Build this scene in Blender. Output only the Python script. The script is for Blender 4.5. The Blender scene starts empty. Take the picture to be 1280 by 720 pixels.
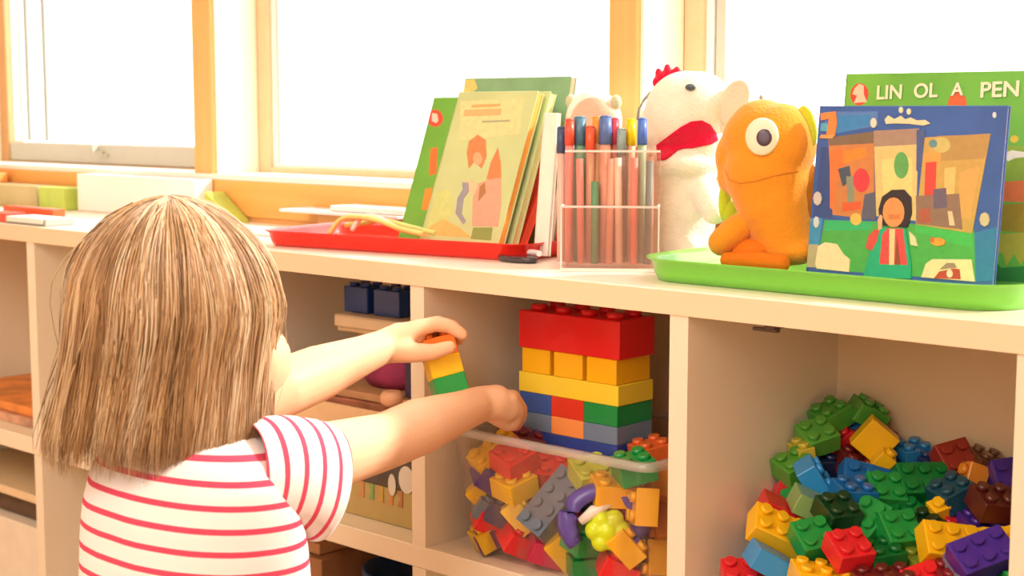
import bpy, bmesh, math, random
from mathutils import Vector as V, Matrix, Quaternion, noise
from mathutils.bvhtree import BVHTree
from mathutils.geometry import tessellate_polygon
random.seed(7)
PI = math.pi
S = bpy.context.scene
COL = S.collection
# ------------------------------------------------------------------ camera
FPX = 1900.0
H = 0.80                       # height of the shelf top (metres)
YAW, PIT = math.radians(42.9), math.radians(6.66)
CF = V((-math.sin(YAW)*math.cos(PIT), math.cos(YAW)*math.cos(PIT), -math.sin(PIT)))
CR = V((math.cos(YAW), math.sin(YAW), 0)); CU = CR.cross(CF)
CP = V((0, -1.045, H+.153))
cam = bpy.data.cameras.new('camera'); co = bpy.data.objects.new('camera', cam); COL.objects.link(co)
cam.sensor_width = 36; cam.lens = FPX/1280*36; cam.clip_start = .05
co.location = CP; co.rotation_euler = (PI/2-PIT, 0, YAW)
cam.dof.use_dof = True; cam.dof.focus_distance = 1.40; cam.dof.aperture_fstop = 9.0
S.camera = co
def ray(px, py): return CF + CR*((px-640)/FPX) - CU*((py-360)/FPX)
def ay(px, py, y): d = ray(px, py); return CP + d*((y-CP.y)/d.y)      # the point of a sight line in the plane y
def az(px, py, z): d = ray(px, py); return CP + d*((z-CP.z)/d.z)
def ad(px, py, t): return CP + ray(px, py)*t
# ------------------------------------------------------------------ materials
def lin(c):
    if isinstance(c, str): c = tuple(int(c[i:i+2], 16) for i in (0, 2, 4))
    return tuple(((x/255)/12.92 if x/255 <= .04045 else ((x/255+.055)/1.055)**2.4) for x in c)+(1,)
MATS = {}
def M(name, col, rough=.5, spec=.5, var=.04, scale=40, bump=0, bscale=200, sub=0, trans=0, sheen=0, coat=0):
    if name in MATS: return MATS[name]
    m = bpy.data.materials.new(name); m.use_nodes = True; nt = m.node_tree; b = nt.nodes['Principled BSDF']
    c = lin(col)
    tc = nt.nodes.new('ShaderNodeTexCoord'); n = nt.nodes.new('ShaderNodeTexNoise'); n.inputs['Scale'].default_value = scale; n.inputs['Detail'].default_value = 3
    nt.links.new(tc.outputs['Object'], n.inputs['Vector'])
    r = nt.nodes.new('ShaderNodeValToRGB')
    r.color_ramp.elements[0].position = .3; r.color_ramp.elements[1].position = .7
    r.color_ramp.elements[0].color = tuple(x*(1-var) for x in c[:3])+(1,); r.color_ramp.elements[1].color = tuple(min(1, x*(1+var)) for x in c[:3])+(1,)
    nt.links.new(n.outputs['Fac'], r.inputs['Fac']); nt.links.new(r.outputs['Color'], b.inputs['Base Color'])
    b.inputs['Roughness'].default_value = rough; b.inputs['Specular IOR Level'].default_value = spec
    if sub: b.inputs['Subsurface Weight'].default_value = sub; b.inputs['Subsurface Radius'].default_value = (.02, .008, .005); b.inputs['Subsurface Scale'].default_value = .4
    if sheen: b.inputs['Sheen Weight'].default_value = sheen
    if coat: b.inputs['Coat Weight'].default_value = coat
    if bump:
        n2 = nt.nodes.new('ShaderNodeTexNoise'); n2.inputs['Scale'].default_value = bscale; nt.links.new(tc.outputs['Object'], n2.inputs['Vector'])
        bp = nt.nodes.new('ShaderNodeBump'); bp.inputs['Strength'].default_value = bump; bp.inputs['Distance'].default_value = .002
        nt.links.new(n2.outputs['Fac'], bp.inputs['Height']); nt.links.new(bp.outputs['Normal'], b.inputs['Normal'])
    MATS[name] = m; return m
def wood(name, c1, c2, axis='X', rough=.45):
    if name in MATS: return MATS[name]
    m = bpy.data.materials.new(name); m.use_nodes = True; nt = m.node_tree; b = nt.nodes['Principled BSDF']
    tc = nt.nodes.new('ShaderNodeTexCoord'); mp = nt.nodes.new('ShaderNodeMapping')
    mp.inputs['Scale'].default_value = {'X': (1.2, 26, 26), 'Z': (26, 26, 1.2)}[axis]
    n = nt.nodes.new('ShaderNodeTexNoise'); n.inputs['Scale'].default_value = 2; n.inputs['Detail'].default_value = 5
    r = nt.nodes.new('ShaderNodeValToRGB'); r.color_ramp.elements[0].position = .3; r.color_ramp.elements[1].position = .7
    r.color_ramp.elements[0].color = lin(c1); r.color_ramp.elements[1].color = lin(c2)
    nt.links.new(tc.outputs['Object'], mp.inputs['Vector']); nt.links.new(mp.outputs['Vector'], n.inputs['Vector'])
    nt.links.new(n.outputs['Fac'], r.inputs['Fac']); nt.links.new(r.outputs['Color'], b.inputs['Base Color'])
    b.inputs['Roughness'].default_value = rough
    MATS[name] = m; return m
def clear(name, tint, gloss=.12, rough=.05, haze=0.0):
    if name in MATS: return MATS[name]
    m = bpy.data.materials.new(name); m.use_nodes = True; nt = m.node_tree; nt.nodes.clear()
    o = nt.nodes.new('ShaderNodeOutputMaterial'); t = nt.nodes.new('ShaderNodeBsdfTransparent'); t.inputs[0].default_value = lin(tint)
    g = nt.nodes.new('ShaderNodeBsdfGlossy'); g.inputs['Roughness'].default_value = rough
    f = nt.nodes.new('ShaderNodeLayerWeight'); f.inputs['Blend'].default_value = .12
    mu = nt.nodes.new('ShaderNodeMath'); mu.operation = 'MULTIPLY_ADD'; mu.inputs[1].default_value = .3; mu.inputs[2].default_value = gloss*.12
    nt.links.new(f.outputs['Facing'], mu.inputs[0])
    x = nt.nodes.new('ShaderNodeMixShader'); nt.links.new(mu.outputs[0], x.inputs[0]); nt.links.new(t.outputs[0], x.inputs[1]); nt.links.new(g.outputs[0], x.inputs[2])
    out = x
    if haze:
        d = nt.nodes.new('ShaderNodeBsdfDiffuse'); d.inputs[0].default_value = lin('fff4ee'); y = nt.nodes.new('ShaderNodeMixShader'); y.inputs[0].default_value = haze
        nt.links.new(x.outputs[0], y.inputs[1]); nt.links.new(d.outputs[0], y.inputs[2]); out = y
    nt.links.new(out.outputs[0], o.inputs[0]); MATS[name] = m; return m
# ------------------------------------------------------------------ objects
def tag(o, label=None, cat=None, group=None, kind=None):
    if label: o['label'] = label
    if cat: o['category'] = cat
    if group: o['group'] = group
    if kind: o['kind'] = kind
    return o
def thing(name, loc, label, cat, group=None):
    o = bpy.data.objects.new(name, None); COL.objects.link(o); o.location = loc; o.empty_display_size = .02
    return tag(o, label, cat, group)
def finish(name, me, mats, parent=None, smooth=False):
    for m in (mats if isinstance(mats, (list, tuple)) else [mats]): me.materials.append(m)
    if smooth: me.shade_smooth()
    o = bpy.data.objects.new(name, me); COL.objects.link(o)
    if parent is not None:
        o.parent = parent; bw = world(parent); o.matrix_parent_inverse = bw.inverted()
    return o
def world(o):
    m = Matrix.LocRotScale(o.location, o.rotation_euler, o.scale)
    return world(o.parent) @ o.matrix_parent_inverse @ m if o.parent else m
def origin(o, p):           # move a mesh object's origin to p
    p = V(p); o.data.transform(Matrix.Translation(-p)); o.location = p; return o
class B:
    def __init__(s): s.bm = bmesh.new()
    def box(s, a, b, bev=0, mat=0, mtx=None, seg=1):
        a = V(a); b = V(b); c = (a+b)/2; d = b-a
        r = bmesh.ops.create_cube(s.bm, size=1, matrix=Matrix.Translation(c) @ Matrix.Diagonal((abs(d.x), abs(d.y), abs(d.z), 1)))
        vs = r['verts']
        if bev:
            es = list({e for v in vs for e in v.link_edges})
            r2 = bmesh.ops.bevel(s.bm, geom=es, offset=bev, segments=seg, affect='EDGES', profile=.5)
            vs = list({v for f in r2['faces'] for v in f.verts} | {v for v in vs if v.is_valid})
        for f in {f for v in vs for f in v.link_faces}: f.material_index = mat
        if mtx is not None: bmesh.ops.transform(s.bm, matrix=mtx, verts=vs)
        return vs
    def cyl(s, p, q, r1, r2=None, seg=20, mat=0, cap=True):
        p = V(p); q = V(q); r2 = r1 if r2 is None else r2; d = q-p
        mt = Matrix.Translation((p+q)/2) @ d.to_track_quat('Z', 'Y').to_matrix().to_4x4()
        r = bmesh.ops.create_cone(s.bm, cap_ends=cap, segments=seg, radius1=r1, radius2=r2, depth=d.length, matrix=mt)
        for f in {f for v in r['verts'] for f in v.link_faces}: f.material_index = mat; f.smooth = len(f.verts) == 4
        return r['verts']
    def ball(s, c, r, mat=0, seg=20, rot=None):
        r = V(r) if not isinstance(r, (int, float)) else V((r, r, r))
        mt = Matrix.Translation(V(c)) @ (rot.to_4x4() if rot else Matrix.Identity(4)) @ Matrix.Diagonal((r.x, r.y, r.z, 1))
        q = bmesh.ops.create_uvsphere(s.bm, u_segments=seg, v_segments=seg//2+2, radius=1, matrix=mt)
        for f in {f for v in q['verts'] for f in v.link_faces}: f.material_index = mat; f.smooth = True
        return q['verts']
    def caps(s, pts, rs, seg=14, mat=0):        # chain of spheres and cones
        for i, (p, r) in enumerate(zip(pts, rs)):
            s.ball(p, r, mat, seg)
            if i: s.cyl(pts[i-1], p, rs[i-1], r, seg, mat)
    def tube(s, pts, r, seg=8, mat=0, flat=1.0):
        pts = [V(p) for p in pts]; prev = None; n = len(pts); rr = r if isinstance(r, (list, tuple)) else [r]*n
        for i, p in enumerate(pts):
            t = (pts[min(i+1, n-1)]-pts[max(i-1, 0)]).normalized(); up = V((0, 0, 1)) if abs(t.z) < .9 else V((0, 1, 0))
            a = t.cross(up).normalized(); b = a.cross(t)
            ring = [s.bm.verts.new(p+(a*math.cos(2*PI*k/seg)+b*math.sin(2*PI*k/seg)*flat)*rr[i]) for k in range(seg)]
            if prev:
                for k in range(seg):
                    f = s.bm.faces.new((prev[k], prev[(k+1) % seg], ring[(k+1) % seg], ring[k])); f.smooth = True; f.material_index = mat
            else: s.bm.faces.new(ring).material_index = mat
            prev = ring
        s.bm.faces.new(prev[::-1]).material_index = mat
    def prism(s, poly, mtx, t, mat=0):          # 2-D outline extruded by t along local +z, placed by mtx
        tri = tessellate_polygon([[V((x, y, 0)) for x, y in poly]])
        top = [s.bm.verts.new(mtx @ V((x, y, t))) for x, y in poly]; bot = [s.bm.verts.new(mtx @ V((x, y, 0))) for x, y in poly]
        for tr in tri:
            for L in (top, bot):
                try: s.bm.faces.new([L[i] for i in tr]).material_index = mat
                except ValueError: pass
        n = len(poly)
        for i in range(n):
            s.bm.faces.new((bot[i], bot[(i+1) % n], top[(i+1) % n], top[i])).material_index = mat
    def loft(s, rings, mat=0, cap=(True, True), closed=True):
        R = [[s.bm.verts.new(p) for p in r] for r in rings]; n = len(R[0])
        for i in range(len(R)-1):
            for k in range(n if closed else n-1):
                f = s.bm.faces.new((R[i][k], R[i][(k+1) % n], R[i+1][(k+1) % n], R[i+1][k])); f.smooth = True; f.material_index = mat
        if cap[0]: s.bm.faces.new(R[0][::-1]).material_index = mat
        if cap[1]: s.bm.faces.new(R[-1]).material_index = mat
        return R
    def out(s, name, mats, parent=None, smooth=False):
        bmesh.ops.recalc_face_normals(s.bm, faces=s.bm.faces)
        me = bpy.data.meshes.new(name); s.bm.to_mesh(me); s.bm.free()
        return finish(name, me, mats, parent, smooth)
def remeshed(b, voxel, iters=4, fac=.5):         # one continuous surface out of overlapping volumes
    me = bpy.data.meshes.new('tmp'); bmesh.ops.recalc_face_normals(b.bm, faces=b.bm.faces); b.bm.to_mesh(me); b.bm.free()
    o = bpy.data.objects.new('tmp', me); COL.objects.link(o)
    m = o.modifiers.new('r', 'REMESH'); m.mode = 'VOXEL'; m.voxel_size = voxel
    if iters: k = o.modifiers.new('s', 'SMOOTH'); k.factor = fac; k.iterations = iters
    dg = bpy.context.evaluated_depsgraph_get(); out = bpy.data.meshes.new_from_object(o.evaluated_get(dg))
    bpy.data.objects.remove(o); bpy.data.meshes.remove(me); out.materials.clear(); out.shade_smooth(); return out
def bvh(me): return BVHTree.FromPolygons([v.co.copy() for v in me.vertices], [tuple(p.vertices) for p in me.polygons])
def patch(tree, outline, off=.0012, step=2.0, back=.004):      # a felt patch lying on a surface: outline by sight lines
    bm = bmesh.new(); tri = tessellate_polygon([[V((x, y, 0)) for x, y in outline]]); vs = [bm.verts.new((x, y, 0)) for x, y in outline]
    for t in tri:
        try: bm.faces.new([vs[i] for i in t])
        except ValueError: pass
    for _ in range(6):
        es = [e for e in bm.edges if e.calc_length() > step*1.6]
        if not es: break
        bmesh.ops.subdivide_edges(bm, edges=es, cuts=1); bmesh.ops.triangulate(bm, faces=bm.faces)
    last = None
    for v in bm.verts:
        d = ray(v.co.x, v.co.y).normalized(); hit, n, i, dist = tree.ray_cast(CP, d)
        if hit is None:
            hit = CP+d*(last or 1.4)
        else: last = dist
        v.co = hit - d*off
    g = bmesh.ops.extrude_face_region(bm, geom=bm.faces[:]); mv = [e for e in g['geom'] if isinstance(e, bmesh.types.BMVert)]
    for v in mv: v.co += (v.co-CP).normalized()*back
    for f in bm.faces: f.smooth = True
    r = B(); r.bm.free(); r.bm = bm; return r
def basis(ex, ey, ez, o): return Matrix(((ex.x, ey.x, ez.x, o.x), (ex.y, ey.y, ez.y, o.y), (ex.z, ey.z, ez.z, o.z), (0, 0, 0, 1)))
def circle(cx, cy, rx, ry=None, n=16, a0=0, a1=2*PI):
    ry = rx if ry is None else ry
    return [(cx+rx*math.cos(a0+(a1-a0)*i/(n if a1-a0 > 6.28 else n-1)), cy+ry*math.sin(a0+(a1-a0)*i/(n if a1-a0 > 6.28 else n-1))) for i in range(n)]
def text_mesh(body, size, mtx, name, mat, parent, ext=.0002, bold=0, ax='LEFT', sx=1.0):
    c = bpy.data.curves.new('t', 'FONT'); c.body = body; c.size = size; c.extrude = ext; c.offset = bold; c.align_x = ax
    o = bpy.data.objects.new('t', c); COL.objects.link(o); dg = bpy.context.evaluated_depsgraph_get(); dg.update()
    me = bpy.data.meshes.new_from_object(o.evaluated_get(dg)); bpy.data.objects.remove(o)
    me.transform(mtx @ Matrix.Diagonal((sx, 1, 1, 1))); me.materials.clear(); me.name = name
    return finish(name, me, mat, parent)
exec_sections = []
#@@SETTING
# ------------------------------------------------------------------ the setting
pine = wood('honey_pine', 'f0ac58', 'f4b868', 'X', .5); pinev = wood('honey_pine_upright', 'efb068', 'f4bc78', 'Z', .5)
cream = M('cream_paint', 'fbf3dc', .6, var=.01); grey = M('grey_window_metal', 'c4c4b8', .5, var=.02); whitep = M('white_window_paint', 'f4f2ec', .5, var=.01)
YW, YG = .25, .328
SILL = H+.062
piers = [(-2.64, -2.522), (-1.828, -1.782), (-1.061, -1.021), (-.20, -.15)]
YO_ = YG+.031
b = B()
b.box((-3.2, YW, 0), (1.4, YO_, SILL-.012))
for x0, x1 in piers: b.box((x0, YW, SILL-.012), (x1, YO_, 2.2), .002)
b.box((-3.2, YW, SILL-.012), (-2.9, YO_, 2.2)); b.box((.6, YW, SILL-.012), (1.4, YO_, 2.2)); b.box((-3.2, YW, 2.2), (1.4, YO_, 2.6))
tag(b.out('wall_back', [pinev]), kind='structure')
b = B(); b.box((-3.2, YW-.004, SILL-.055), (1.4, YW, SILL-.006)); tag(b.out('trim_1', pine), kind='structure')
b = B(); b.box((-3.2, YW-.004, SILL-.006), (1.4, YO_, SILL+.002), .001); tag(b.out('trim_2', whitep), kind='structure')
for i, (x0, x1) in enumerate(piers[:3]):
    b = B(); b.box((x1, YW+.006, SILL+.002), (x1+.004, YG, 2.2)); tag(b.out('trim_%d' % (i+3), cream), kind='structure')
wallm = M('warm_cream_wall', 'f0dcc0', .8, var=.02, scale=5)
for nm, a_, b_ in (('floor', (-3.6, -3.4, -.02), (1.5, .25, 0)), ('ceiling', (-3.3, -3.4, 2.6), (1.5, .36, 2.65)), ('wall_left', (-3.3, -3.4, 0), (-3.2, .36, 2.6)), ('wall_right', (1.4, -3.4, 0), (1.5, .36, 2.6)), ('wall_front', (-3.3, -3.5, 0), (1.5, -3.4, 2.6))):
    b = B(); b.box(a_, b_); tag(b.out(nm, wood('floor_boards', 'b98a5c', 'c99a6a', 'X') if nm == 'floor' else wallm), kind='structure')
pane = clear('window_glass', 'ffffff', .1, .02)
spans = [(piers[0][1], piers[1][0]), (piers[1][1], piers[2][0]), (piers[2][1], piers[3][0])]
wx = [(p[1], q[0]) for p, q in zip(piers[:-1], piers[1:])]
for i, (x0, x1) in enumerate(wx):
    z0 = SILL+.002
    w = bpy.data.objects.new('window_%d' % (i+1), None); COL.objects.link(w); w.location = ((x0+x1)/2, YG, z0); w['kind'] = 'structure'
    stop = M('peach_wood', 'e8be94', .5) if i else M('brown_wood', 'c99a68', .5)
    b = B(); fx = x0+.004
    b.box((fx, YG, z0), (fx+.026, YG+.03, 2.2), .001)
    b.box((fx+.026, YG, z0), (x1, YG+.03, z0+(.008 if i else .001)))
    b.out('window_frame', stop, w)
    b = B()
    if i == 0:
        zr = az(240, 196, 0); 
        b.box((x0+.03, YG+.002, z0+.001), (x1, YG+.03, z0+.034), .002)
        b.box((x1-.012, YG+.004, z0+.036), (x1, YG+.03, 2.2))
        b.out('sash', grey, w)
        for px in (19, 39, 61):
            b = B(); p = ay(px, 100, YG+.02); b.box((p.x-.006, YG+.012, z0+.036), (p.x+.006, YG+.024, 2.2)); b.out('glazing_bar', M('pale_grey_bar', 'aebbbb', .5), w)
        b = B(); p = ay(124, 190, YG); b.box((p.x-.008, YG-.004, p.z-.004), (p.x+.012, YG+.004, p.z+.002), .001); b.box((p.x-.006, YG-.012, p.z), (p.x-.002, YG, p.z+.012), .001)
        b.box((p.x+.004, YG-.004, p.z-.008), (p.x+.026, YG+.004, p.z-.003), .001); b.out('window_latch', M('latch_metal', 'b8b8a8', .35), w)
    else:
        b.box((fx+.026, YG+.006, z0+.008), (fx+.036, YG+.03, 2.2)); b.box((fx+.036, YG+.006, z0+.008), (x1, YG+.03, z0+.013))
        b.out('sash', whitep, w)
        b = B(); k = .012 if i == 2 else .004
        b.box((fx+.038, YG+.008, z0+.013), (fx+.038+k, YG+.028, 2.2)); b.out('glazing_bar', grey if i == 2 else whitep, w)
    b = B(); b.box((x0+.03, YG+.016, z0+.012), (x1, YG+.019, 2.2)); b.out('pane', pane, w)
#@@SHELF
# ------------------------------------------------------------------ shelf unit
shelfm = M('cream_melamine', 'f0e2ca', .42, var=.012, scale=6); topm = M('shelf_top_white', 'f8eedf', .35, var=.01, scale=6); edge = M('cream_edge', 'f6d8b6', .45, var=.01)
sh = thing('shelf_unit', (-1.2, .12, 0), 'long low cream storage shelf with open cubbies under the window', 'shelf')
X0, X1 = -2.75, -.14
b = B(); b.box((X0, 0, H-.021), (X1, .246, H), .0015); b.out('top_board', topm, sh)
b = B(); b.box((X0, -.002, H-.0215), (X1, .0, H-.001)); b.out('front_edging', edge, sh)
TH = .0195
for z in (.487, .215): b = B(); b.box((X0, 0, z), (X1, .246, z+.023), .001); b.out('shelf_board', shelfm, sh)
b = B(); b.box((X0, .012, .06), (X1, .246, .083), .001); b.out('bottom_board', shelfm, sh)
DX = [X0, -2.25, -1.86, -1.485, -1.111, -.785, -.472, X1-TH]
for x in DX:
    b = B()
    for z0, z1 in ((0, .06), (.083, .215), (.238, .487), (.510, H-.021)): b.box((x, 0.0, z0), (x+TH, .246, z1))
    b.out('divider', shelfm, sh)
b = B(); b.box((X0, .246, .0), (X1, .2495, H-.002)); b.out('back_panel', M('back_board', 'eacfa6', .55, var=.02, scale=8), sh)
p = ay(969, 412, .02); b = B(); b.box((p.x-.006, .012, H-.027), (p.x+.004, .03, H-.021), .001); b.box((p.x-.02, .016, H-.030), (p.x+.004, .022, H-.027), .0005)
b.out('shelf_clip', M('dark_bracket', '5a4a38', .5), sh)
#@@LIGHT
# ------------------------------------------------------------------ light
w = bpy.data.worlds.new('world'); S.world = w; w.use_nodes = True; nt = w.node_tree; bg = nt.nodes['Background']
tc = nt.nodes.new('ShaderNodeTexCoord'); n = nt.nodes.new('ShaderNodeTexNoise'); n.inputs['Scale'].default_value = 9; n.inputs['Detail'].default_value = 4
r = nt.nodes.new('ShaderNodeValToRGB'); r.color_ramp.elements[0].position = .33; r.color_ramp.elements[1].position = .5
r.color_ramp.elements[0].color = (.93, .96, .86, 1); r.color_ramp.elements[1].color = (1, .985, .955, 1)
nt.links.new(tc.outputs['Generated'], n.inputs['Vector']); nt.links.new(n.outputs['Fac'], r.inputs['Fac']); nt.links.new(r.outputs['Color'], bg.inputs['Color'])
bg.inputs['Strength'].default_value = 3.0
def area(name, loc, tgt, size, power, col, sy=None):
    l = bpy.data.lights.new(name, 'AREA'); l.energy = power; l.size = size; l.color = col
    if sy: l.shape = 'RECTANGLE'; l.size_y = sy
    o = bpy.data.objects.new(name, l); COL.objects.link(o); o.location = loc; o.rotation_euler = (V(tgt)-V(loc)).to_track_quat('-Z', 'Y').to_euler(); return o
area('overhead_fill', (-.6, -1.9, 2.5), (-1.0, -.2, .5), 1.6, 48, (1, .92, .81))  # unseen warm fill added high up, brightens the shelf front
area('camera_side_fill', (.3, -2.9, 1.7), (-1.0, -.2, .6), 1.4, 20, (1, .94, .87))  # second soft fill added behind the camera to lift the shaded arms
l = bpy.data.lights.new('sun', 'SUN'); l.energy = 5.0; l.angle = math.radians(4); l.color = (1, .95, .86)
o = bpy.data.objects.new('sun', l); COL.objects.link(o); o.rotation_euler = (V((-.62, -.62, -.62))).to_track_quat('-Z', 'Y').to_euler(); o.location = (1, 2, 3)
S.cycles.transparent_max_bounces = 40
S.view_settings.view_transform = 'Standard'; S.view_settings.look = 'None'; S.view_settings.exposure = 0.2; S.view_settings.gamma = 1; S.view_settings.use_curve_mapping = False
# ------------------------------------------------------------------ things on the shelf top
ST = H+.0005
def rrect(L, W, r, n=7):
    pts = []
    for cx, cy, a in ((L/2-r, -W/2+r, -PI/2), (L/2-r, W/2-r, 0), (-L/2+r, W/2-r, PI/2), (-L/2+r, -W/2+r, PI)):
        for i in range(n): t = a+PI/2*i/(n-1); pts.append((cx+r*math.cos(t), cy+r*math.sin(t)))
    return pts
def tray(name, loc, rz, L, W, h, r, mat, label, cat='tray'):
    b = B(); R = []
    for z, g in ((0, -.006), (0, 0-.004), (h*.35, 0), (h*.8, .002), (h*.93, .0065), (h, .0075), (h, .006), (h*.9, .003), (h*.8, 0), (h*.35, -.0025), (.0028, -.006)):
        R.append([V((x, y, z)) for x, y in rrect(L+2*g, W+2*g, r+g)])
    b.loft(R)
    o = b.out(name, mat); o.location = loc; o.rotation_euler = (0, 0, rz); return tag(o, label, cat)
redp = M('red_plastic', 'f32a1c', .3, var=.02, coat=.2); greenp = M('green_plastic', '7fd24a', .3, var=.02, coat=.2)
tray('tray', (-.6775, .133, ST), 0, .355, .19, .021, .045, greenp, 'bright green oval plastic tray holding the orange puppet and picture books')
a10 = math.radians(10)
tray('tray', (-1.222, .128, ST), a10, .35, .145, .018, .02, redp, 'red plastic tray holding green books and yellow straps')

class Cover:      # a book given by the four corners of its front cover (sight lines) and the distances of its foot and head
    def __init__(s, name, quad, yb, yt, thick, zb, label, covm, pagem, cat='picture book', group=None, x0=None, width=None, base_px=None):
        BL, BR, TR, TL = [ay(q[0], q[1], y) for q, y in zip(quad, (yb, yb, yt, yt))]
        ex = ((BR-BL)+(TR-TL)); ex.z = 0; ex.normalize()
        up = ((TL-BL)+(TR-BR)); up = (up-ex*up.dot(ex)).normalized(); nz = ex.cross(up)     # nz faces the viewer
        w = ((BR-BL).dot(ex)+(TR-TL).dot(ex))/2; h = ((TL-BL).dot(up)+(TR-BR).dot(up))/2
        C = (BL+BR+TL+TR)/4; o = C-ex*w/2-up*h/2
        ext = max(0, (o.z-zb)/up.z); o = o-up*ext
        s.w, s.h, s.ext = w, h, ext; s.quad = quad; H2 = h+ext
        back = o-nz*thick
        s.root = thing(name, (back+ex*w/2), label, cat, group)
        s.m = basis(ex, up, nz, o)                       # local: x right, y up, z towards the room, z=0 on the cover
        b = B(); b.box((.0, .0, -.0012), (w, H2, 0), .0004, mtx=s.m); b.box((0, 0, -thick), (w, H2, -thick+.0012), .0004, mtx=s.m); b.box((0, 0, -thick), (.0012, H2, 0), mtx=s.m)
        b.out('cover', covm, s.root)
        b = B(); b.box((.001, .0015, -thick+.0012), (w-.0015, H2-.0015, -.0012), mtx=s.m); b.out('pages', pagem, s.root)
    def uv(s, x, y):             # inverse bilinear by a few Newton steps
        BL, BR, TR, TL = [V(q) for q in s.quad]; u = v = .5; P = V((x, y))
        for _ in range(12):
            p = BL*(1-u)*(1-v)+BR*u*(1-v)+TR*u*v+TL*(1-u)*v; e = P-p
            du = (BR-BL)*(1-v)+(TR-TL)*v; dv = (TL-BL)*(1-u)+(TR-BR)*u; det = du.x*dv.y-du.y*dv.x
            u += (e.x*dv.y-e.y*dv.x)/det; v += (du.x*e.y-du.y*e.x)/det
        return u, v
    def xy(s, x, y):
        u, v = s.uv(x, y); return (min(max(u, .001), .999)*s.w, s.ext+v*s.h if v > .02 else max(.001, s.ext+v*s.h))
    def art(s, polys, conv, name='cover_picture', t0=.0001):
        b = B(); mats = []
        for i, (c, pts) in enumerate(polys):
            m = M('ink_'+c, c, .5, var=.06, scale=150)
            if m not in mats: mats.append(m)
            q = [s.xy(*conv(*p)) for p in pts]
            b.prism(q, s.m @ Matrix.Translation((0, 0, 0)), t0+.00003*i, mats.index(m))
        b.out(name, mats, s.root)
    def text(s, body, x, y, px_h, ang, mat, name='title', sx=1.0):
        k = s.w/abs(V(s.quad[1]).x-V(s.quad[0]).x); X, Y = s.xy(x, y)
        text_mesh(body, px_h*k*1.35, s.m @ Matrix.Translation((X, Y, .0016)) @ Matrix.Rotation(ang, 4, 'Z'), name, mat, s.root, .0002, .0004, sx=sx)
pagesw = M('page_edges', 'f6efe4', .7, var=.03, scale=300)
bookblue = M('book_blue', '3c63ae', .4, var=.12, scale=25); bookgreen = M('book_green', '6fb845', .45, var=.12, scale=14)
palegreen = M('book_pale_green', 'c6d69c', .45, var=.06, scale=20)
# big green book at the back of the green tray
c = lambda x, y: (1040+x/5.333, 75+y/5.333)
gb = Cover('picture_book', [(1046, 345), (1300, 362), (1306, 85), (1050, 95)], .192, .212, .008, ST+.003, 'large green picture book with cream title letters behind the blue book', bookgreen, pagesw)
gb.art([('e2483a', circle(157, 240, 66, 74)), ('f6c9b0', [(150, 170), (185, 180), (190, 240), (215, 290), (120, 300), (140, 250), (105, 240), (120, 200)]),
        ('e8693c', [(770, 300), (785, 240), (820, 220), (830, 140), (850, 220), (890, 245), (900, 300)])], c, 'cover_emblem')
c2 = lambda x, y: (1130+x/5.54, 230+y/5.54)
gb.art([('8fb23a', [(1238, 180), (1300, 180), (1300, 225), (1236, 235)]), ('e5793f', [(1236, 228), (1300, 222), (1300, 252), (1250, 250), (1234, 256)]), ('a98a1c', [(1236, 255), (1300, 252), (1300, 290), (1232, 286)]),
        ('b9a83c', [(1246, 292), (1300, 288), (1300, 326), (1290, 318), (1284, 330), (1276, 316), (1268, 332), (1262, 314), (1254, 320), (1248, 312)]), ('2d7a34', [(1238, 318), (1252, 322), (1262, 334), (1300, 330), (1300, 352), (1238, 350)]),
        ('f0eee0', [(1256, 190), (1266, 186), (1280, 188), (1284, 194), (1270, 196), (1262, 200)]), ('e0c040', circle(1268, 172, 5, 5, 8))], lambda x, y: (x, y), 'cover_scene')
ttl = M('cream_letters', 'f3eecb', .5)
gb.text('LIN', 1093, 126, 17, .03, ttl); gb.text('OL', 1142, 123, 17, .03, ttl); gb.text('A', 1190, 119, 15, .03, ttl); gb.text('PEN', 1224, 121, 18, .03, ttl, sx=1.1)
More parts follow.
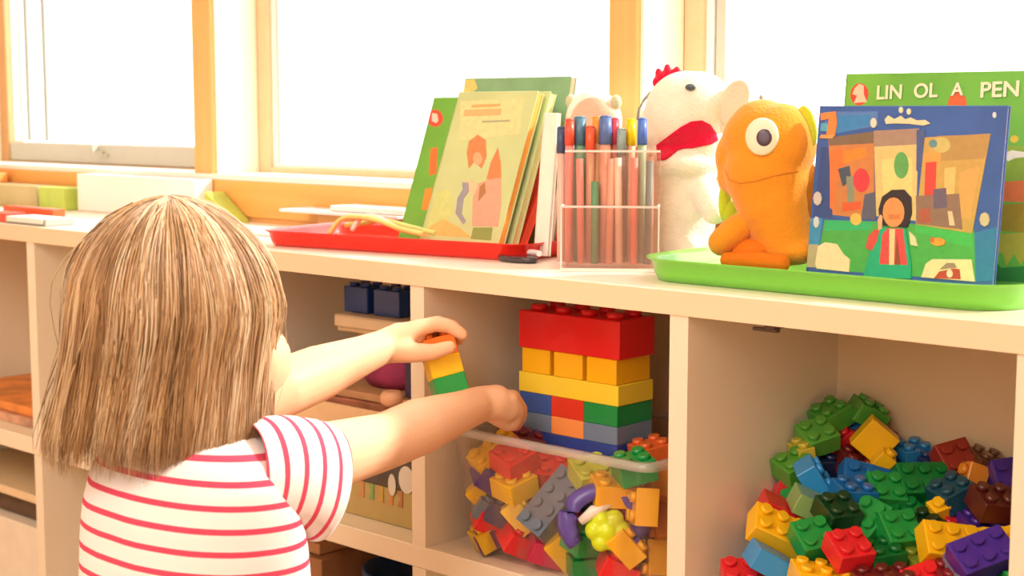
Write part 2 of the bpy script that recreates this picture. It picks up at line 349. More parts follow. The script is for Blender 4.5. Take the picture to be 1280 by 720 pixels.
# blue picture book
Q = [(1008, 338), (1243, 349), (1258, 129), (1025, 135)]
bb = Cover('picture_book', Q, .100, .116, .006, ST+.0035, 'square blue picture book with a dark haired child on a green meadow', bookblue, pagesw)
c = lambda x, y: (990+x/2.25, 80+y/2.25)
art = [('5580c4', [(90, 140), (250, 135), (250, 175), (100, 205)]), ('3a86c8', [(130, 150), (230, 145), (225, 175), (130, 200)]),
 ('35508f', [(85, 240), (110, 240), (118, 440), (60, 440)]), ('3d93c6', [(52, 440), (90, 440), (80, 515), (45, 515)]), ('b8b088', [(44, 515), (78, 515), (70, 580), (40, 580)]),
 ('2f7fb4', [(515, 470), (580, 450), (572, 600), (520, 605)]),
 ('4fae53', [(95, 445), (300, 445), (520, 460), (525, 603), (70, 585)]), ('35b874', [(100, 445), (240, 448), (230, 470), (95, 475)]),
 ('46bd5c', [(360, 450), (515, 465), (515, 510), (470, 500), (360, 470)]),
 ('c9824c', [(105, 215), (240, 195), (245, 440), (120, 430)]), ('e87a3e', [(110, 250), (150, 240), (150, 300), (130, 330), (125, 420), (112, 410)]), ('f08a35', [(150, 250), (215, 235), (218, 265), (150, 285)]),
 ('7c6a58', [(105, 212), (240, 192), (240, 225), (108, 235)]), ('46566a', [(135, 300), (170, 290), (175, 330), (150, 350)]), ('8a8f7a', [(160, 320), (185, 320), (185, 400), (165, 395)]),
 ('d8404a', circle(205, 330, 24, 34)), ('f3c060', circle(190, 440, 17, 17)), ('5d6076', [(215, 370), (250, 360), (248, 440), (205, 440)]), ('d95f3a', [(150, 395), (205, 390), (205, 412), (150, 420)]),
 ('d9c383', [(240, 190), (368, 180), (362, 440), (250, 430)]), ('a58a7c', [(240, 190), (368, 180), (366, 225), (242, 235)]), ('e6d48a', [(262, 270), (350, 262), (352, 370), (270, 370)]), ('5fa75c', circle(320, 285, 21, 38)),
 ('4b5f95', [(362, 185), (385, 185), (378, 300), (362, 300)]), ('c8a45a', [(385, 205), (560, 190), (515, 470), (362, 450)]), ('b5935a', [(420, 200), (560, 192), (545, 260), (430, 270)]),
 ('e9a254', [(380, 250), (430, 245), (425, 290), (385, 290)]), ('d64a44', [(388, 275), (418, 272), (416, 370), (385, 370)]), ('c9bb74', circle(430, 225, 25, 22)), ('5f8f9a', circle(408, 222, 12, 12, 8)),
 ('ecc27a', [(440, 290), (470, 285), (465, 400), (440, 400)]), ('d6a860', [(480, 300), (535, 280), (510, 430), (478, 430)]),
 ('8f7264', [(362, 370), (480, 360), (490, 460), (365, 448)]), ('b05d4c', [(370, 410), (400, 400), (405, 445), (372, 445)]), ('6a6078', [(410, 350), (445, 345), (448, 400), (412, 405)]), ('e0c8a8', [(450, 410), (462, 410), (470, 450), (455, 450)]),
 ('ee8a4a', [(82, 145), (128, 138), (132, 170), (126, 208), (100, 205), (108, 160), (84, 165)]), ('e9a060', [(84, 205), (125, 205), (118, 215), (80, 215)]), ('57a9c9', [(85, 172), (104, 172), (104, 195), (82, 195)]),
 ('e5dcc8', circle(240, 168, 9, 14, 10)), ('e8d8b0', [(272, 158), (282, 146), (300, 156), (318, 146), (330, 156), (345, 150), (362, 158), (385, 156), (400, 166), (380, 172), (340, 168), (300, 168), (276, 170)]),
 ('f0e6c0', circle(318, 130, 6, 9, 8)), ('f0e6c0', circle(340, 134, 6, 9, 8)), ('d8dfe8', circle(570, 138, 5, 9, 6)), ('c9c4c0', circle(75, 385, 13, 20, 8)), ('c8d4dc', circle(72, 452, 9, 17, 7)), ('c9c09c', circle(548, 430, 13, 20, 8)),
 ('f2dfb4', [(70, 570), (78, 520), (100, 508), (135, 512), (155, 540), (175, 555), (172, 590), (75, 583)]),
 ('ecdcb0', [(380, 598), (392, 560), (410, 546), (515, 543), (525, 605)]), ('c04a3c', [(415, 600), (430, 580), (450, 575), (470, 570), (485, 572), (488, 600)]), ('efd9c0', circle(458, 585, 9, 12, 8)), ('a88a78', [(430, 575), (450, 555), (470, 555), (478, 568), (450, 572)]),
 ('f0a040', circle(425, 497, 20, 12, 9)), ('e8663a', circle(410, 492, 6, 8, 8)), ('dfe0b8', [(345, 470), (362, 485), (370, 512), (350, 508)]),
 ('2e2830', [(262, 455), (258, 410), (268, 375), (295, 355), (330, 353), (350, 375), (352, 420), (340, 460)]), ('e9965c', circle(301, 418, 31, 42)), ('d57f48', [(285, 425), (320, 422), (320, 436), (290, 440)]),
 ('1fae86', [(215, 605), (225, 560), (245, 500), (262, 462), (335, 462), (352, 560), (352, 603)]), ('d8504c', [(222, 520), (228, 490), (245, 470), (262, 465), (255, 500), (240, 528)]),
 ('e04e50', [(262, 565), (270, 480), (285, 463), (328, 463), (342, 565)]), ('ead0a0', [(290, 566), (290, 465), (306, 465), (304, 566)]), ('9a4a38', [(306, 565), (312, 480), (322, 565)]), ('e6b08a', [(258, 470), (256, 440), (264, 425), (270, 430), (268, 465)])]
bb.art(art, c)
# books in the red tray
dg = Cover('picture_book', [(560, 262), (700, 270), (705, 93), (580, 100)], .205, .236, .010, ST+.002, 'dark green book, rearmost and tallest above the red tray', M('book_dark_green', '86b388', .5, var=.08), pagesw)
dg.art([('dcd078', [(577, 102), (592, 101), (596, 112), (588, 118), (592, 124), (576, 126)])], lambda x, y: (x, y), 'cover_emblem')
lg = Cover('picture_book', [(499, 285), (640, 292), (683, 120), (545, 122)], .160, .215, .009, ST+.004, 'bright green picture book with a red emblem leaning at the left of the red tray', bookgreen, pagesw)
c = lambda x, y: (500+x/2.667, 80+y/2.667)
lg.art([('e8503c', circle(122, 183, 28, 29)), ('f8d8c8', [(112, 165), (130, 168), (134, 190), (126, 200), (110, 192)]), ('e8793c', [(105, 285), (130, 280), (124, 370), (98, 375)]), ('e0983c', [(85, 420), (110, 415), (98, 490), (70, 490)])], c)
third = Cover('picture_book', [(566, 290), (664, 300), (688, 178), (596, 174)],   .134, .191, .010, ST+.004, 'red spined book leaning behind the pale green picture books', M('book_red', 'e8452f', .4), M('red_edge', 'ee6a4a', .5))
second = Cover('picture_book', [(540, 290), (639, 298), (692, 111), (590, 118)], .119, .178, .010, ST+.004, 'thin pale green book leaning behind the book with two painted girls', palegreen, M('pale_pages', 'dfdf9f', .6))
fb = Cover('picture_book', [(528, 292), (622, 297), (676, 111), (573, 117)], .100, .160, .010, ST+.004, 'pale green picture book with two painted children, front of the red tray', palegreen, M('orange_edge', 'f0a848', .6))
fb.art([('cbd88a', [(90, 560), (120, 430), (170, 420), (180, 500), (140, 560)]), ('e6dca0', [(200, 130), (420, 110), (400, 230), (200, 260)]), ('ecc070', [(80, 572), (110, 540), (150, 520), (200, 545), (240, 578)]),
 ('e8b070', [(240, 140), (340, 132), (340, 141), (240, 150)]), ('e8b880', [(215, 158), (345, 148), (340, 170), (212, 180)]), ('a8b090', [(275, 192), (370, 184), (370, 191), (280, 198)]),
 ('d08a58', [(225, 300), (232, 262), (262, 238), (290, 255), (292, 310), (275, 350), (250, 330), (232, 352)]), ('e8b088', circle(262, 318, 16, 22, 10)),
 ('d88a58', [(290, 385), (305, 330), (330, 278), (338, 330), (338, 385)]), ('f0a890', [(240, 540), (245, 450), (262, 400), (300, 385), (338, 378), (335, 470), (322, 540)]), ('e8c8a0', [(215, 420), (222, 390), (250, 388), (262, 410), (250, 440)]),
 ('9a9aa6', [(188, 500), (195, 450), (212, 420), (210, 398), (232, 398), (234, 425), (215, 450), (208, 500), (222, 525), (212, 535)]), ('b07a50', [(262, 460), (268, 410), (285, 395), (288, 430)]), ('8fa055', [(236, 582), (245, 545), (305, 543), (298, 585)])], c)
nb = Cover('picture_book', [(676, 301), (690, 302), (692, 142), (672, 140)], .118, .132, .006, ST+.004, 'narrow white booklet standing between the red book and the pen holder', M('booklet_white', 'fbf6ea', .5), pagesw)
# yellow and green straps in the red tray
for k, (mat, lab, pts) in enumerate([(M('strap_yellow', 'efe48c', .6), 'pale yellow plastic strap looping over the left end of the red tray', [(412, 292), (424, 276), (440, 271), (470, 275), (500, 286), (530, 293)]),
      (M('strap_green', 'd3e58a', .6), 'yellow green plastic strap lying across the red tray', [(432, 282), (455, 279), (480, 276), (510, 283), (545, 292)]),
      (M('strap_white', 'f6f3e6', .6), 'white plastic strap between the coloured ones in the red tray', [(440, 288), (452, 272), (470, 271), (485, 279), (502, 288)])]):
    b = B(); P = []
    base = (.088, .105, .095)[k]
    for i, (x, y) in enumerate(pts):
        p = ay(x, y, base+.006*math.sin(i)); p.z = max(p.z, ST+.006); P.append(p)
    Q2 = []
    for i in range(len(P)-1):
        p0, p1, p2, p3 = P[max(i-1, 0)], P[i], P[i+1], P[min(i+2, len(P)-1)]
        for t in (0, .25, .5, .75): Q2.append(.5*((2*p1)+(p2-p0)*t+(2*p0-5*p1+4*p2-p3)*t*t+(3*p1-p0-3*p2+p3)*t**3))
    Q2.append(P[-1]); b.tube(Q2, .003, 8); tag(origin(b.out('plastic_strap', mat), Q2[0]), lab, 'strap', None)
# flat papers / boxes behind the red tray
def slab(name, x0, x1, y0, y1, z0, z1, mat, label, cat, rz=0, bev=.001):
    b = B(); b.box((-(x1-x0)/2, -(y1-y0)/2, 0), ((x1-x0)/2, (y1-y0)/2, z1-z0), bev); o = b.out(name, mat); o.location = ((x0+x1)/2, (y0+y1)/2, z0); o.rotation_euler = (0, 0, rz); return tag(o, label, cat)
pw = M('paper_white', 'fbf7f2', .6, var=.01); pl = M('paper_lilac', 'efdde0', .6, var=.02)
slab('card_box', -1.50, -1.34, .205, .243, ST, ST+.022, M('brown_card', 'd79a58', .6), 'low brown card box against the window board behind the red tray', 'box')
slab('card_sheet', -1.56, -1.335, .19, .244, ST+.0225, ST+.0265, pl, 'pale lilac card sheet on the low brown box behind the red tray', 'card')
slab('card_sheet', -1.47, -1.335, .20, .244, ST+.027, ST+.034, pw, 'white card pack topmost on the box behind the red tray', 'card')
slab('paper_sheet', -1.62, -1.46, .10, .175, ST, ST+.004, pw, 'white paper sheet lying left of the red tray', 'paper', .1)
# ---- left end of the shelf top
slab('paper_pile', -2.08, -1.775, .212, .244, ST, ST+.056, pw, 'thick pile of white paper against the window board at the left', 'paper')
slab('flat_book', -2.50, -2.17, .195, .24, ST, ST+.034, M('olive_spine', 'b8a878', .6, var=.15, scale=12), 'olive brown book lying flat at the left end of the shelf top', 'book')
slab('flat_book', -2.165, -2.09, .195, .235, ST, ST+.034, M('lime_spine', 'b6cc5a', .6, var=.1), 'small lime green book between the olive brown book and the white paper', 'book')
slab('wooden_block', -2.50, -2.33, .20, .235, ST+.0345, ST+.050, M('orange_block', 'ee9a50', .5), 'orange block on the olive brown book at the far left', 'block')
slab('paper_sheet', -2.40, -1.95, .04, .12, ST, ST+.003, pw, 'wide white paper sheet near the front edge at the left', 'paper', .02)
slab('red_case', -2.02, -1.885, .055, .075, ST+.0035, ST+.017, M('orange_red', 'e8592c', .4), 'orange red pencil case lying on white paper at the far left', 'pencil case')
t = thing('picture_card', (-1.87, .03, ST), 'small grey framed white card lying at the front edge on the far left', 'card')
b = B(); b.box((-1.925, .006, ST), (-1.82, .05, ST+.009), .001); b.out('card_frame', M('grey_frame', 'a9a79e', .5), t); b = B(); b.box((-1.918, .004, ST+.0025), (-1.826, .046, ST+.0095), .0005); b.out('card_face', pw, t)
slab('red_block', -1.99, -1.93, .008, .04, ST, ST+.012, M('red_block_mat', 'ea4a36', .4), 'red block beside the grey framed card at the far left', 'block')
b = B(); g0 = V((-1.735, .243, ST)); b.prism([(-.035, 0), (.045, 0), (-.015, .040)], basis(V((1, 0, 0)), V((0, 0, 1)), V((0, -1, 0)), g0), .03); tag(origin(b.out('card_tent', M('lime_card', 'bcc95a', .6, var=.1)), g0), 'small lime green folded card beside the thick white paper pile', 'card')
# ---- pen holder
acr = clear('clear_acrylic', 'fdf8f6', .15, .06, .025)
FL = V((-.950, .045, ST)); by = math.radians(37); ex = V((math.cos(by), math.sin(by), 0)); ey = V((-math.sin(by), math.cos(by), 0)); BM = basis(ex, ey, V((0, 0, 1)), FL)
W0, D0 = .094, .070
t = thing('pen_holder', FL+ex*W0/2+ey*D0/2, 'clear acrylic pen holder full of felt pens between the red and green trays', 'pen holder')
def walls(x0, x1, y0, y1, z1, th=.002):
    b = B()
    for a, c_ in (((x0, y0, 0), (x1, y0+th, z1)), ((x0, y1-th, 0), (x1, y1, z1)), ((x0, y0+th, 0), (x0+th, y1-th, z1)), ((x1-th, y0+th, 0), (x1, y1-th, z1)), ((x0+th, y0+th, 0), (x1-th, y1-th, .003))): b.box(a, c_, .0003, mtx=BM)
    return b
walls(0, W0, 0, .030, .062).out('front_compartment', acr, t); walls(.002, W0, .0305, D0, .114).out('tall_compartment', acr, t)
rim = clear('acrylic_rim', 'fff4f0', .8, .15, .75)
b = B()
for a, c_ in (((0, 0, .0605), (W0, .002, .0625)), ((0, .002, .0605), (.002, .03, .0625)), ((W0-.002, .002, .0605), (W0, .03, .0625)), ((0, -.0004, 0), (W0, .0, .003)), ((.0, -.0002, 0), (.0015, .0, .062)), ((W0-.0015, -.0002, 0), (W0, .0, .062)), ((.002, .0303, .1125), (W0, .0323, .1145))): b.box(a, c_, mtx=BM)
b.out('rim', rim, t)
def marker(x, y, zt, bodyc, capc, label, caplen=.030, r=.0046, tilt=(0, 0), cat='pen', name='felt_pen'):
    base = BM @ V((x, y, .004)); top = BM @ V((x+tilt[0], y+tilt[1], zt)); d = (top-base).normalized(); t = thing(name, base, label, cat, 'felt pens in the clear holder')
    b = B(); b.cyl(base, top-d*caplen, r*.92, r*.92, 14); b.out('pen_body', M('pen_'+bodyc, bodyc, .45), t)
    b = B(); b.cyl(top-d*caplen, top-d*.002, r*1.08, r, 14); b.cyl(top-d*.002, top, r, r*.7, 14); b.out('pen_cap', M('cap_'+capc, capc, .35), t)
rowm = [(702, 158, 'e9c0b0', '3f5580', 'navy capped pen at the left of the clear holder'), (712, 148, 'ef9a94', 'e4553c', 'orange red capped pen beside the navy capped one'), (725, 145, '7fb092', '4f7f9a', 'thick teal blue capped pen in the clear holder'),
        (738, 157, 'e8b89a', 'ee6040', 'short orange red capped pen right of the teal one'), (746, 145, 'f0c090', 'f29a3c', 'orange capped pen in the middle of the clear holder'), (757, 144, 'e7a890', '5570ac', 'thick purple blue capped pen in the clear holder'),
        (768, 147, 'ee9080', 'e0455c', 'crimson capped pen right of the purple blue one'), (777, 160, 'a89088', '8fa6a4', 'grey green capped pen right of the crimson one'), (789, 148, 'f4c8a8', 'f8d40c', 'yellow capped pen at the right of the clear holder'), (803, 147, '9cb090', '4a72c8', 'bright blue capped pen, rightmost in the clear holder')]
iBM = BM.inverted()
for i, (px, py, bc, cc, lab) in enumerate(rowm):
    yy = .046 if i % 2 else .054                       # distance behind the front wall
    o0 = BM @ V((0, yy, 0)); n_ = ey; d = ray(px, py); P = CP+d*((o0-CP).dot(n_)/d.dot(n_)); q = iBM @ P
    marker(q.x, yy, q.z, bc, cc, lab, .026 if i not in (2, 5) else .028, .0062 if i in (2, 5) else .0046, (0, 0))
for i in range(13):       # second row behind: pale sticks without caps
    x = .009+i*.0063; yy = .063; c_ = ['eeb7a8', 'd9a892', 'f3d2b4', 'b7a59c', 'ef9a8c', 'e6c6a6'][i % 6]
    base = BM @ V((x, yy, .004)); top = BM @ V((x, yy, .108+.006*((i*7) % 3)))
    b = B(); b.cyl(base, top, .0029, .0029, 6); b.cyl(top, top+V((0, 0, .007)), .0029, .0005, 6)
    tag(origin(b.out('colouring_pencil', M('pen_'+c_, c_, .45)), base), 'pale wooden pencil behind the capped pens in the clear holder', 'pencil', 'pale pencils in the clear holder')
for i, (c_, x, h, lab) in enumerate([('f09a90', .018, .106, 'pink stick in front of the teal blue capped pen'), ('58b080', .031, .084, 'green stick shorter than its neighbours in the clear holder'), ('f4b8a0', .045, .106, 'peach stick in the middle of the clear holder'), ('f7e2cc', .055, .107, 'cream stick right of the peach one in the clear holder'), ('f58f80', .069, .107, 'salmon stick near the right of the clear holder'), ('7e8a86', .082, .104, 'dark grey green stick at the right of the clear holder')]):
    base = BM @ V((x, .036, .004)); top = BM @ V((x+.002*(i % 3-1), .037, h)); b = B(); b.cyl(base, top, .0036, .0036, 12)
    tag(origin(b.out('craft_stick', M('cr_'+c_, c_, .5)), base), lab, 'craft stick', 'craft sticks in the pen holder')
# small lens-like lid in front of the red tray
p = az(647, 327, ST); t = thing('pocket_mirror', p, 'small dark oval mirror with a white rim in front of the red tray', 'mirror')
b = B(); b.loft([[p+V((math.cos(a)*.026*s, math.sin(a)*.012*s, z)) for a in [2*PI*i/28 for i in range(28)]] for s, z in ((.9, 0), (1, .003), (.96, .006))]); b.out('mirror_glass', M('dark_glass', '4a4046', .15), t)
b = B(); b.tube([p+V((math.cos(a)*.024, .004+math.sin(a)*.011, .009)) for a in [.3+2.5*i/14 for i in range(15)]], .003, 8); b.out('mirror_rim', M('mirror_rim_m', 'f5eeee', .3), t)
# ------------------------------------------------------------------ puppets
felt = lambda n, c_, v=.05: M(n, c_, .95, .1, var=v, scale=60, bump=.5, bscale=350, sheen=.3)
wf = felt('white_plush', 'f1e9da'); pk = felt('crimson_felt', 'd8143f'); of = felt('orange_plush', 'ec962a', .04); lf = felt('lime_felt', 'c3cd35')
YP = .205; P = lambda x, y, d=0: ay(x, y, YP+d)
wp = thing('animal_puppet', V((P(852, 250).x, YP+.01, ST)), 'white plush hand puppet with a wide crimson mouth and a red crest', 'puppet')
b = B(); c0 = P(852, 300); c0.z = ST+.002
b.caps([V((c0.x, YP, ST+.028)), P(851, 262), P(852, 225)], [.034, .037, .034], 20)
b.box((c0.x-.033, YP-.03, ST), (c0.x+.035, YP+.03, ST+.03), .012, seg=3)
b.ball(P(858, 142), (.043, .042, .043), seg=28); b.ball(P(840, 160), (.034, .036, .034), seg=24); b.ball(P(872, 134), (.036, .036, .036), seg=24); b.ball(P(830, 172), (.024, .028, .026), seg=20)
b.ball(P(858, 204), (.040, .043, .020), seg=24); b.ball(P(836, 208), (.026, .035, .018), seg=20); b.ball(P(884, 180, .006), (.022, .03, .03), seg=20)
b.caps([P(825, 235, -.012), P(818, 262, -.022), P(825, 285, -.02)], [.018, .018, .014]); b.caps([P(880, 240, -.01), P(893, 265, -.02)], [.016, .013])
me = remeshed(b, .0028, 6, .6); tr = bvh(me); finish('body', me, wf, wp)
c = lambda x, y: (780+x/5.12, 70+y/5.12)
patch(tr, [c(*q) for q in [(205, 570), (300, 500), (360, 455), (430, 418), (500, 412), (555, 440), (590, 490), (605, 540), (560, 565), (500, 578), (440, 590), (380, 592), (340, 605), (300, 640), (265, 665), (212, 670)]], .0018, 3).out('mouth', pk, wp)
b = B(); 
for i, (x, y, r) in enumerate([(822, 103, .0055), (828, 98, .007), (835, 95, .0075), (843, 95, .007), (851, 96, .006), (858, 99, .005), (865, 102, .004)]): b.ball(P(x, y, .0), (r, .006, r*1.1), seg=12)
for x, y in ((823, 92), (834, 87), (846, 90)): b.ball(P(x, y), (.0035, .004, .006), seg=10)
finish('crest', remeshed(b, .0014, 2), pk, wp)
b = B(); b.ball(P(863, 109, -.03), (.006, .004, .0035), seg=14); b.out('eye', M('dark_eye', '4d5a66', .3), wp)
b = B(); b.loft([[P(917+dx, 127+dy, -.008+off) for dx, dy in q] for off, q in ((0, [(math.cos(a)*17*1-8*math.sin(a)*1, math.sin(a)*26-0*math.cos(a)) for a in [2*PI*i/24 for i in range(24)]]), (.006, [(math.cos(a)*20-9*math.sin(a), math.sin(a)*28) for a in [2*PI*i/24 for i in range(24)]]), (.012, [(math.cos(a)*17-8*math.sin(a), math.sin(a)*26) for a in [2*PI*i/24 for i in range(24)]]))])
b.caps([P(905, 148, .004), P(892, 166, .010)], [.010, .012], 12)
b.out('ear', felt('peach_plush', 'ecd6c0'), wp)
b = B(); b.tube([P(797, 150), P(799, 136, .002), P(805, 125, .004), P(812, 117, .006), P(818, 113, .008)], .0016, 8); b.out('cord', M('grey_cord', '8d9088', .6), wp)
b = B(); b.ball(ay(906, 252, .13), (.006, .006, .019), seg=14); b.ball(ay(912, 266, .132), (.008, .007, .012), seg=12); b.out('hand', lf, wp)
# orange puppet
YO = .115; P = lambda x, y, d=0: ay(x, y, YO+d)
op = thing('animal_puppet', V((P(955, 300).x, YO, ST+.003)), 'orange plush puppet with one big round eye sitting in the green tray', 'puppet')
b = B(); b.ball(P(955, 178), (.040, .034, .037), seg=28); b.ball(P(975, 182), (.032, .034, .038), seg=24); b.ball(P(925, 196), (.021, .026, .027), seg=24); b.ball(P(930, 222), (.024, .026, .019), seg=24); b.ball(P(952, 160), (.030, .026, .026), seg=24)
b.ball(P(982, 226), (.022, .026, .022), seg=20)
b.caps([P(960, 215), P(968, 255), P(980, 296)], [.040, .034, .027], 22); b.ball(P(984, 312), (.034, .026, .014), seg=20)
me = remeshed(b, .0026, 5, .6); tr = bvh(me); finish('body', me, of, op)
b = B(); b.caps([P(902, 303, -.028), P(916, 291, -.026), P(927, 283, -.02)], [.0125, .0135, .013], 16); finish('arm', remeshed(b, .0022, 3), of, op)
b = B(); b.caps([P(910, 325, -.035), P(942, 326, -.04), P(977, 329, -.035)], [.0075, .0085, .008], 16); b.ball(P(940, 312, -.02), (.022, .012, .010)); finish('foot', remeshed(b, .002, 3), M('orange_foot', 'e07a22', .95, .1, bump=.4, bscale=350), op)
b = B(); b.ball(P(1008, 255, .012), (.010, .016, .04), seg=18); b.out('wing', M('brown_plush', 'b96d22', .95, .1, bump=.4, bscale=350), op)
b = B(); b.ball(P(1009, 158, .006), (.009, .004, .019), seg=20, rot=Matrix.Rotation(-.3, 3, 'Y')); b.out('fin', lf, op)
b = B(); b.tube([P(951, 124), P(952, 119)], .0018, 8); b.out('hanging_loop', M('loop_grey', 'b0aca8', .6), op)
hit = tr.ray_cast(CP, ray(953, 171).normalized()); hp, hn = hit[0], -ray(953, 171).normalized()
hn = (hn*.75+hit[1]*.25).normalized()
def disc(c_, n_, rx, ry, th, name, mat, par):
    q = n_.to_track_quat('Z', 'Y').to_matrix(); b = B(); ux = q @ V((1, 0, 0)); uz = q @ V((0, 1, 0)); R = []
    for s, h in ((1, -.004), (1, th*.5), (.9, th*.85), (.6, th), (.2, th*1.05)): R.append([c_+ux*math.cos(a)*rx*s+uz*math.sin(a)*ry*s+n_*h for a in [2*PI*i/28 for i in range(28)]])
    b.loft(R); return b.out(name, mat, par)
e = disc(hp+hn*.001, hn, .0145, .0165, .004, 'eye', M('eye_cream', 'fbe8cd', .4), op)
disc(hp+hn*.0052-CR*-.0022-CU*.001, hn, .0068, .0075, .0016, 'pupil', M('pupil_dark', '4f3f52', .3), e)
def seam(tr, pts, r, name, mat, par):
    L = []
    for i in range(len(pts)-1):
        for k in range(6):
            x = pts[i][0]+(pts[i+1][0]-pts[i][0])*k/6; y = pts[i][1]+(pts[i+1][1]-pts[i][1])*k/6; h = tr.ray_cast(CP, ray(x, y).normalized())
            if h[0]: L.append(h[0])
    b = B(); b.tube(L, r, 6); return b.out(name, mat, par)
seam(tr, [(906, 212), (912, 224), (925, 229), (945, 226), (965, 220), (985, 216), (1000, 214)], .0008, 'seam', M('seam_orange', 'd98426', .9), op)
# pale pink round doll head behind the pens
YD = .195; P = lambda x, y, d=0: ay(x, y, YD+d)
dl = thing('soft_toy', V((P(742, 200).x, YD, ST)), 'white plush toy with a round pink face behind the pens', 'soft toy')
b = B(); b.ball(P(742, 152), (.034, .024, .034), seg=26); q0 = P(742, 230); b.caps([V((q0.x, YD, ST+.03)), P(742, 205)], [.03, .026], 18); b.box((q0.x-.028, YD-.02, ST), (q0.x+.028, YD+.02, ST+.03), .01, seg=2)
me = remeshed(b, .003, 4); tr = bvh(me); finish('body', me, felt('soft_white', 'f7efe4'), dl)
patch(tr, circle(742, 156, 30, 35, 22), .002, 4).out('face', felt('pink_felt', 'f3b9a2'), dl)
for q in ((714, 127), (770, 128)): b = B(); b.ball(P(*q), (.006, .006, .008)); b.out('ear', felt('olive_ear', 'c9c8a4'), dl)

# ------------------------------------------------------------------ building bricks
def plast(c): return M('brick_'+c, c, .32, .5, var=.02, scale=20, coat=.15)
def brick_mesh(nx, ny, h, c, px=.016, py=.016, r=.0049, round_=False, sh=.0045):
    b = B(); X, Y = nx*px-.0004, ny*py-.0004
    if round_: b.cyl((0, 0, -h/2), (0, 0, h/2), X/2, X/2, 24)
    else: b.box((-X/2, -Y/2, -h/2), (X/2, Y/2, h/2), .0007)
    for i in range(nx):
        for j in range(ny): x, y = (i-(nx-1)/2)*px, (j-(ny-1)/2)*py; b.cyl((x, y, h/2-.0005), (x, y, h/2+sh), r, r*.97, 14)
    me = bpy.data.meshes.new('building_brick'); bmesh.ops.recalc_face_normals(b.bm, faces=b.bm.faces); b.bm.to_mesh(me); b.bm.free(); me.materials.append(plast(c)); return me
CACHE = {}
BX = {}
RX = {'tub': [], 'heap': []}
def brick(c, nx, ny, h, mtx, label, group=None, **k):
    key = (c, nx, ny, h, tuple(sorted(k.items())))
    if key not in CACHE: CACHE[key] = brick_mesh(nx, ny, h, c, **k)
    o = bpy.data.objects.new('building_brick', CACHE[key]); COL.objects.link(o); o.matrix_world = mtx
    l, r, s = mtx.decompose(); o.location = l; o.rotation_mode = 'XYZ'; o.rotation_euler = r.to_euler()
    p1, p2 = k.get('px', .016), k.get('py', .016); o_ = tag(o, label, 'building brick', group); BX[o_.name] = (nx*p1/2, ny*p2/2, h/2+.0012); return o_
def pose(p, tilt, yaw=0, pitch=0):
    """brick standing at p: yaw about its own up axis, then studs tipped towards the viewer by pitch, then tilt in the picture plane"""
    fw = CF.copy(); r3 = Matrix((CR, -CF*-1, CU)).transposed()           # columns: right, into depth, up
    R = Matrix.Rotation(math.radians(tilt), 3, -CF) @ Matrix.Rotation(math.radians(pitch), 3, CR) @ r3 @ Matrix.Rotation(math.radians(yaw), 3, 'Z')
    return Matrix.Translation(p) @ R.to_4x4()
BH = .0192
SZ = .5102     # top of the cubby floor
# tower of bricks standing in the tub
TX0, TX1 = ay(649, 435, .085).x, ay(772, 451, .085).x
TW = TX1-TX0; TD = .056; ty = .085
u3 = TW/3
zr = [ay(772, y, ty).z for y in (402, 451, 483, 509, 535, 558, 578)]      # level lines at the near corner, top to bottom
def tb(x0, x1, z1, z0, c, nx, ny, lab, inset=0, r=.006, sh=.004):
    w, d, h = x1-x0-inset*2, TD-inset*2, z1-z0
    o_ = brick(c, nx, ny, round(h-.0002, 5), Matrix.Translation(((x0+x1)/2, ty+TD/2, (z0+z1)/2)), lab, 'bricks of the tower in the tub', px=round(w/nx, 5), py=round(d/ny, 5), r=r, sh=sh); RX['tub'].append([o_, 0]); return o_
tb(TX0-.001, TX1+.002, zr[0], zr[1], 'e8141e', 4, 2, 'long red brick with four pairs of studs on top of the tower', r=.0085, sh=.0062)
for i, n_ in enumerate(('left', 'middle', 'right hand')):
    tb(TX0+u3*i+.0015, TX0+u3*(i+1)-.0015, zr[1], zr[2], 'fdbb0a', 1, 1, n_+' golden yellow brick right under the long red brick of the tower', inset=.001, r=.004, sh=.0001)
tb(TX0-.001, TX1+.001, zr[2], zr[3], 'f9d838', 6, 2, 'long light yellow brick in the middle of the tower', sh=.0001)
for i, (c_, n_, k) in enumerate((('2f55a5', 'blue brick at the left of the fourth layer of the tower', 1), ('e03a26', 'red brick in the middle of the fourth layer of the tower', 1), ('0e9148', 'green brick at the near corner of the fourth layer of the tower', 1))):
    tb(TX0+u3*i, TX0+u3*(i+1), zr[3], zr[4], c_, 2, 2, n_, sh=.0001)
for i, (c_, n_) in enumerate((('6f86a4', 'slate blue brick at the left of the fifth layer of the tower'), ('fb9c54', 'peach orange brick in the middle of the fifth layer of the tower'), ('7388a2', 'slate grey brick at the near corner of the fifth layer of the tower'))):
    tb(TX0+u3*i, TX0+u3*(i+1), zr[4], zr[5], c_, 2, 2, n_, sh=.0001)
tb(TX0-.0005, TX1+.0005, zr[5], zr[6], '2b4a9c', 6, 2, 'long dark blue brick at the foot of the tower in the tub', sh=.0001)
tb(TX0+.002, TX1-.004, zr[6], zr[6]-.045, 'd8a61c', 6, 2, 'long mustard brick carrying the tower inside the tub', sh=.0001)
